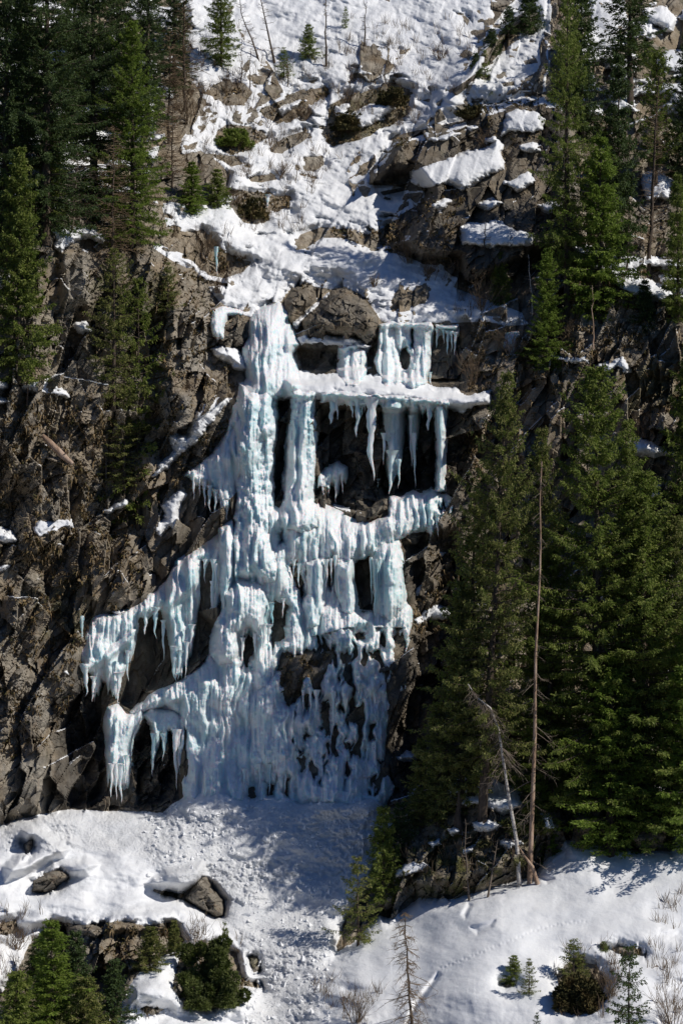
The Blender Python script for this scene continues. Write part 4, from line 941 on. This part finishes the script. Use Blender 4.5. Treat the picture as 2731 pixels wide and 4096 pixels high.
GR = ["740,515 960,535 920,580 680,575","745,195 945,190 945,330 750,345","370,640 490,690 500,860 380,1000 340,900","390,1000 560,960 520,1090 300,1180 200,1250","100,1180 330,1150 320,1450 180,1560 60,1500 0,1300",
 "0,900 250,900 260,1250 0,1300","500,820 560,840 545,890 500,880","830,640 890,650 870,700 840,690","640,1500 780,1480 760,1560 690,1600 640,1580","980,1180 1080,1180 1080,1460 950,1440","0,1450 180,1540 120,1700 0,1750","350,560 560,580 520,650 400,640",
 "480,180 600,190 750,200 700,300 600,360 480,380","530,440 680,440 640,520 540,520","1060,230 1250,230 1230,330 1080,300","1280,560 1568,640 1568,960 1250,900","350,2040 470,2040 470,2075 380,2070","230,2120 420,2120 420,2200 240,2220","1385,2170 1490,2170 1490,2200 1390,2205",
 "1090,740 1250,740 1250,1100 1060,1100","850,420 1060,430 1060,640 920,600","640,650 850,640 870,660 680,670","550,2245 610,2260 600,2275 555,2270","310,2310 395,2312 360,2335 320,2330"]
tag(scatter('dry_grass', GR, 60000, 'dry_grass', .42, .034), 'tufts of straw coloured dry grass hanging on the cliff ledges', 'grass')
HT = GR+["930,1900 1300,1880 1250,2000 960,2070","740,195 945,190 945,330 750,345","1280,1860 1540,1880 1540,1950 1300,1930","1060,60 1250,20 1250,240 1060,260","100,2130 420,2130 420,2260 250,2360 50,2400","200,600 420,600 400,800 150,800","1300,240 1568,200 1568,700 1300,600","0,420 360,420 360,620 0,620"]
tag(scatter('heath', HT, 55000, 'heath', .34, .045, hang=.2), 'dark green and brown heath growing in the cracks of the cliffs', 'heath')

def brush(polys, n):
    Vs = []; g = np.random.default_rng(5)
    for s in polys:
        P = pts(s); b0 = P.min(0); b1 = P.max(0); k = int(n*(b1-b0).prod()/90000)
        u = g.uniform(b0[0], b1[0], k); v = g.uniform(b0[1], b1[1], k); m = sdf(P, u, v) > 0
        for uu, vv in zip(u[m], v[m]):
            p = W(uu, vv, float(ground(uu, vv)))[()]; c = g.integers(5, 14)
            o = p+g.normal(0, .12, (c, 3))*[1, 1, 0]-[0, 0, .1]
            L = g.uniform(.35, 1.15, c)[:, None]; D = g.normal(0, .35, (c, 3)); D[:, 2] = 1; D /= np.linalg.norm(D, axis=1)[:, None]
            w2 = np.array([.011, 0, 0]); b = g.normal(0, .12, (c, 3))
            Vs.append(np.stack([o-w2, o+w2, o+D*L*.6+w2*.8, o+D*L+b*L, o+D*L*.6-w2*.8], 1).reshape(-1, 3))
    V = np.concatenate(Vs); k = len(V)//5
    return tag(link('twigs', V, np.arange(k*5).reshape(k, 5), MAT['larch_twig']), 'thin bare twigs poking through the snow of the slopes', 'twigs', kind='stuff')
brush(["440,150 940,100 1000,200 940,330 700,420 500,420 440,300","500,380 760,380 700,540 520,540","760,40 1180,40 1050,220 800,200","780,180 960,170 960,260 780,260","900,480 1060,480 1060,640 900,600","380,480 600,560 560,650 400,620","1000,600 1200,640 1220,760 1020,720",
       "0,2080 120,2080 120,2260 0,2260","380,2110 560,2110 560,2200 380,2200","1270,2160 1420,2180 1420,2340 1270,2340","900,1930 1250,1900 1250,2030 900,2060","1480,2050 1568,2050 1568,2352 1500,2352","720,2250 880,2250 880,2352 720,2352","400,60 560,60 560,400 400,400"], 120)

# ------------------------------------------------------------------ light, sky, camera
w = bpy.data.worlds.new('World'); sc.world = w; w.use_nodes = True
nt = w.node_tree; bg = nt.nodes['Background']; sky = nt.nodes.new('ShaderNodeTexSky')
sky.sky_type = 'NISHITA'; sky.sun_disc = False; sky.sun_elevation = math.asin(SUN.z); sky.sun_rotation = math.atan2(SUN.x, SUN.y)
sky.altitude = 1500; sky.air_density = 1.; sky.dust_density = .1; sky.ozone_density = 3.
tn = nt.nodes.new('ShaderNodeMix'); tn.data_type = 'RGBA'; tn.blend_type = 'MULTIPLY'; tn.inputs['Factor'].default_value = 1; tn.inputs['B'].default_value = (.62, .9, 1.35, 1)
nt.links.new(sky.outputs[0], tn.inputs['A']); nt.links.new(tn.outputs['Result'], bg.inputs[0]); bg.inputs[1].default_value = .052
ld = bpy.data.lights.new('sun', 'SUN'); ld.energy = 4.8; ld.angle = math.radians(.53); ld.color = (1, .955, .88)
lo = bpy.data.objects.new('sun', ld); COL.objects.link(lo); lo.rotation_euler = SUN.to_track_quat('Z', 'Y').to_euler()
cd = bpy.data.cameras.new('camera'); cam = bpy.data.objects.new('camera', cd); COL.objects.link(cam)
cam.location = (0, 0, 0); cam.rotation_euler = (math.radians(90), 0, 0)
cd.sensor_fit = 'VERTICAL'; cd.sensor_height = 24.; cd.lens = 24.*F/2352; cd.clip_start = 1; cd.clip_end = 6000
sc.camera = cam
sc.view_settings.view_transform = 'Standard'; sc.view_settings.look = 'None'; sc.view_settings.exposure = -.3; sc.view_settings.gamma = 1
sc.cycles.max_bounces = 6; sc.cycles.diffuse_bounces = 3; sc.cycles.transparent_max_bounces = 8
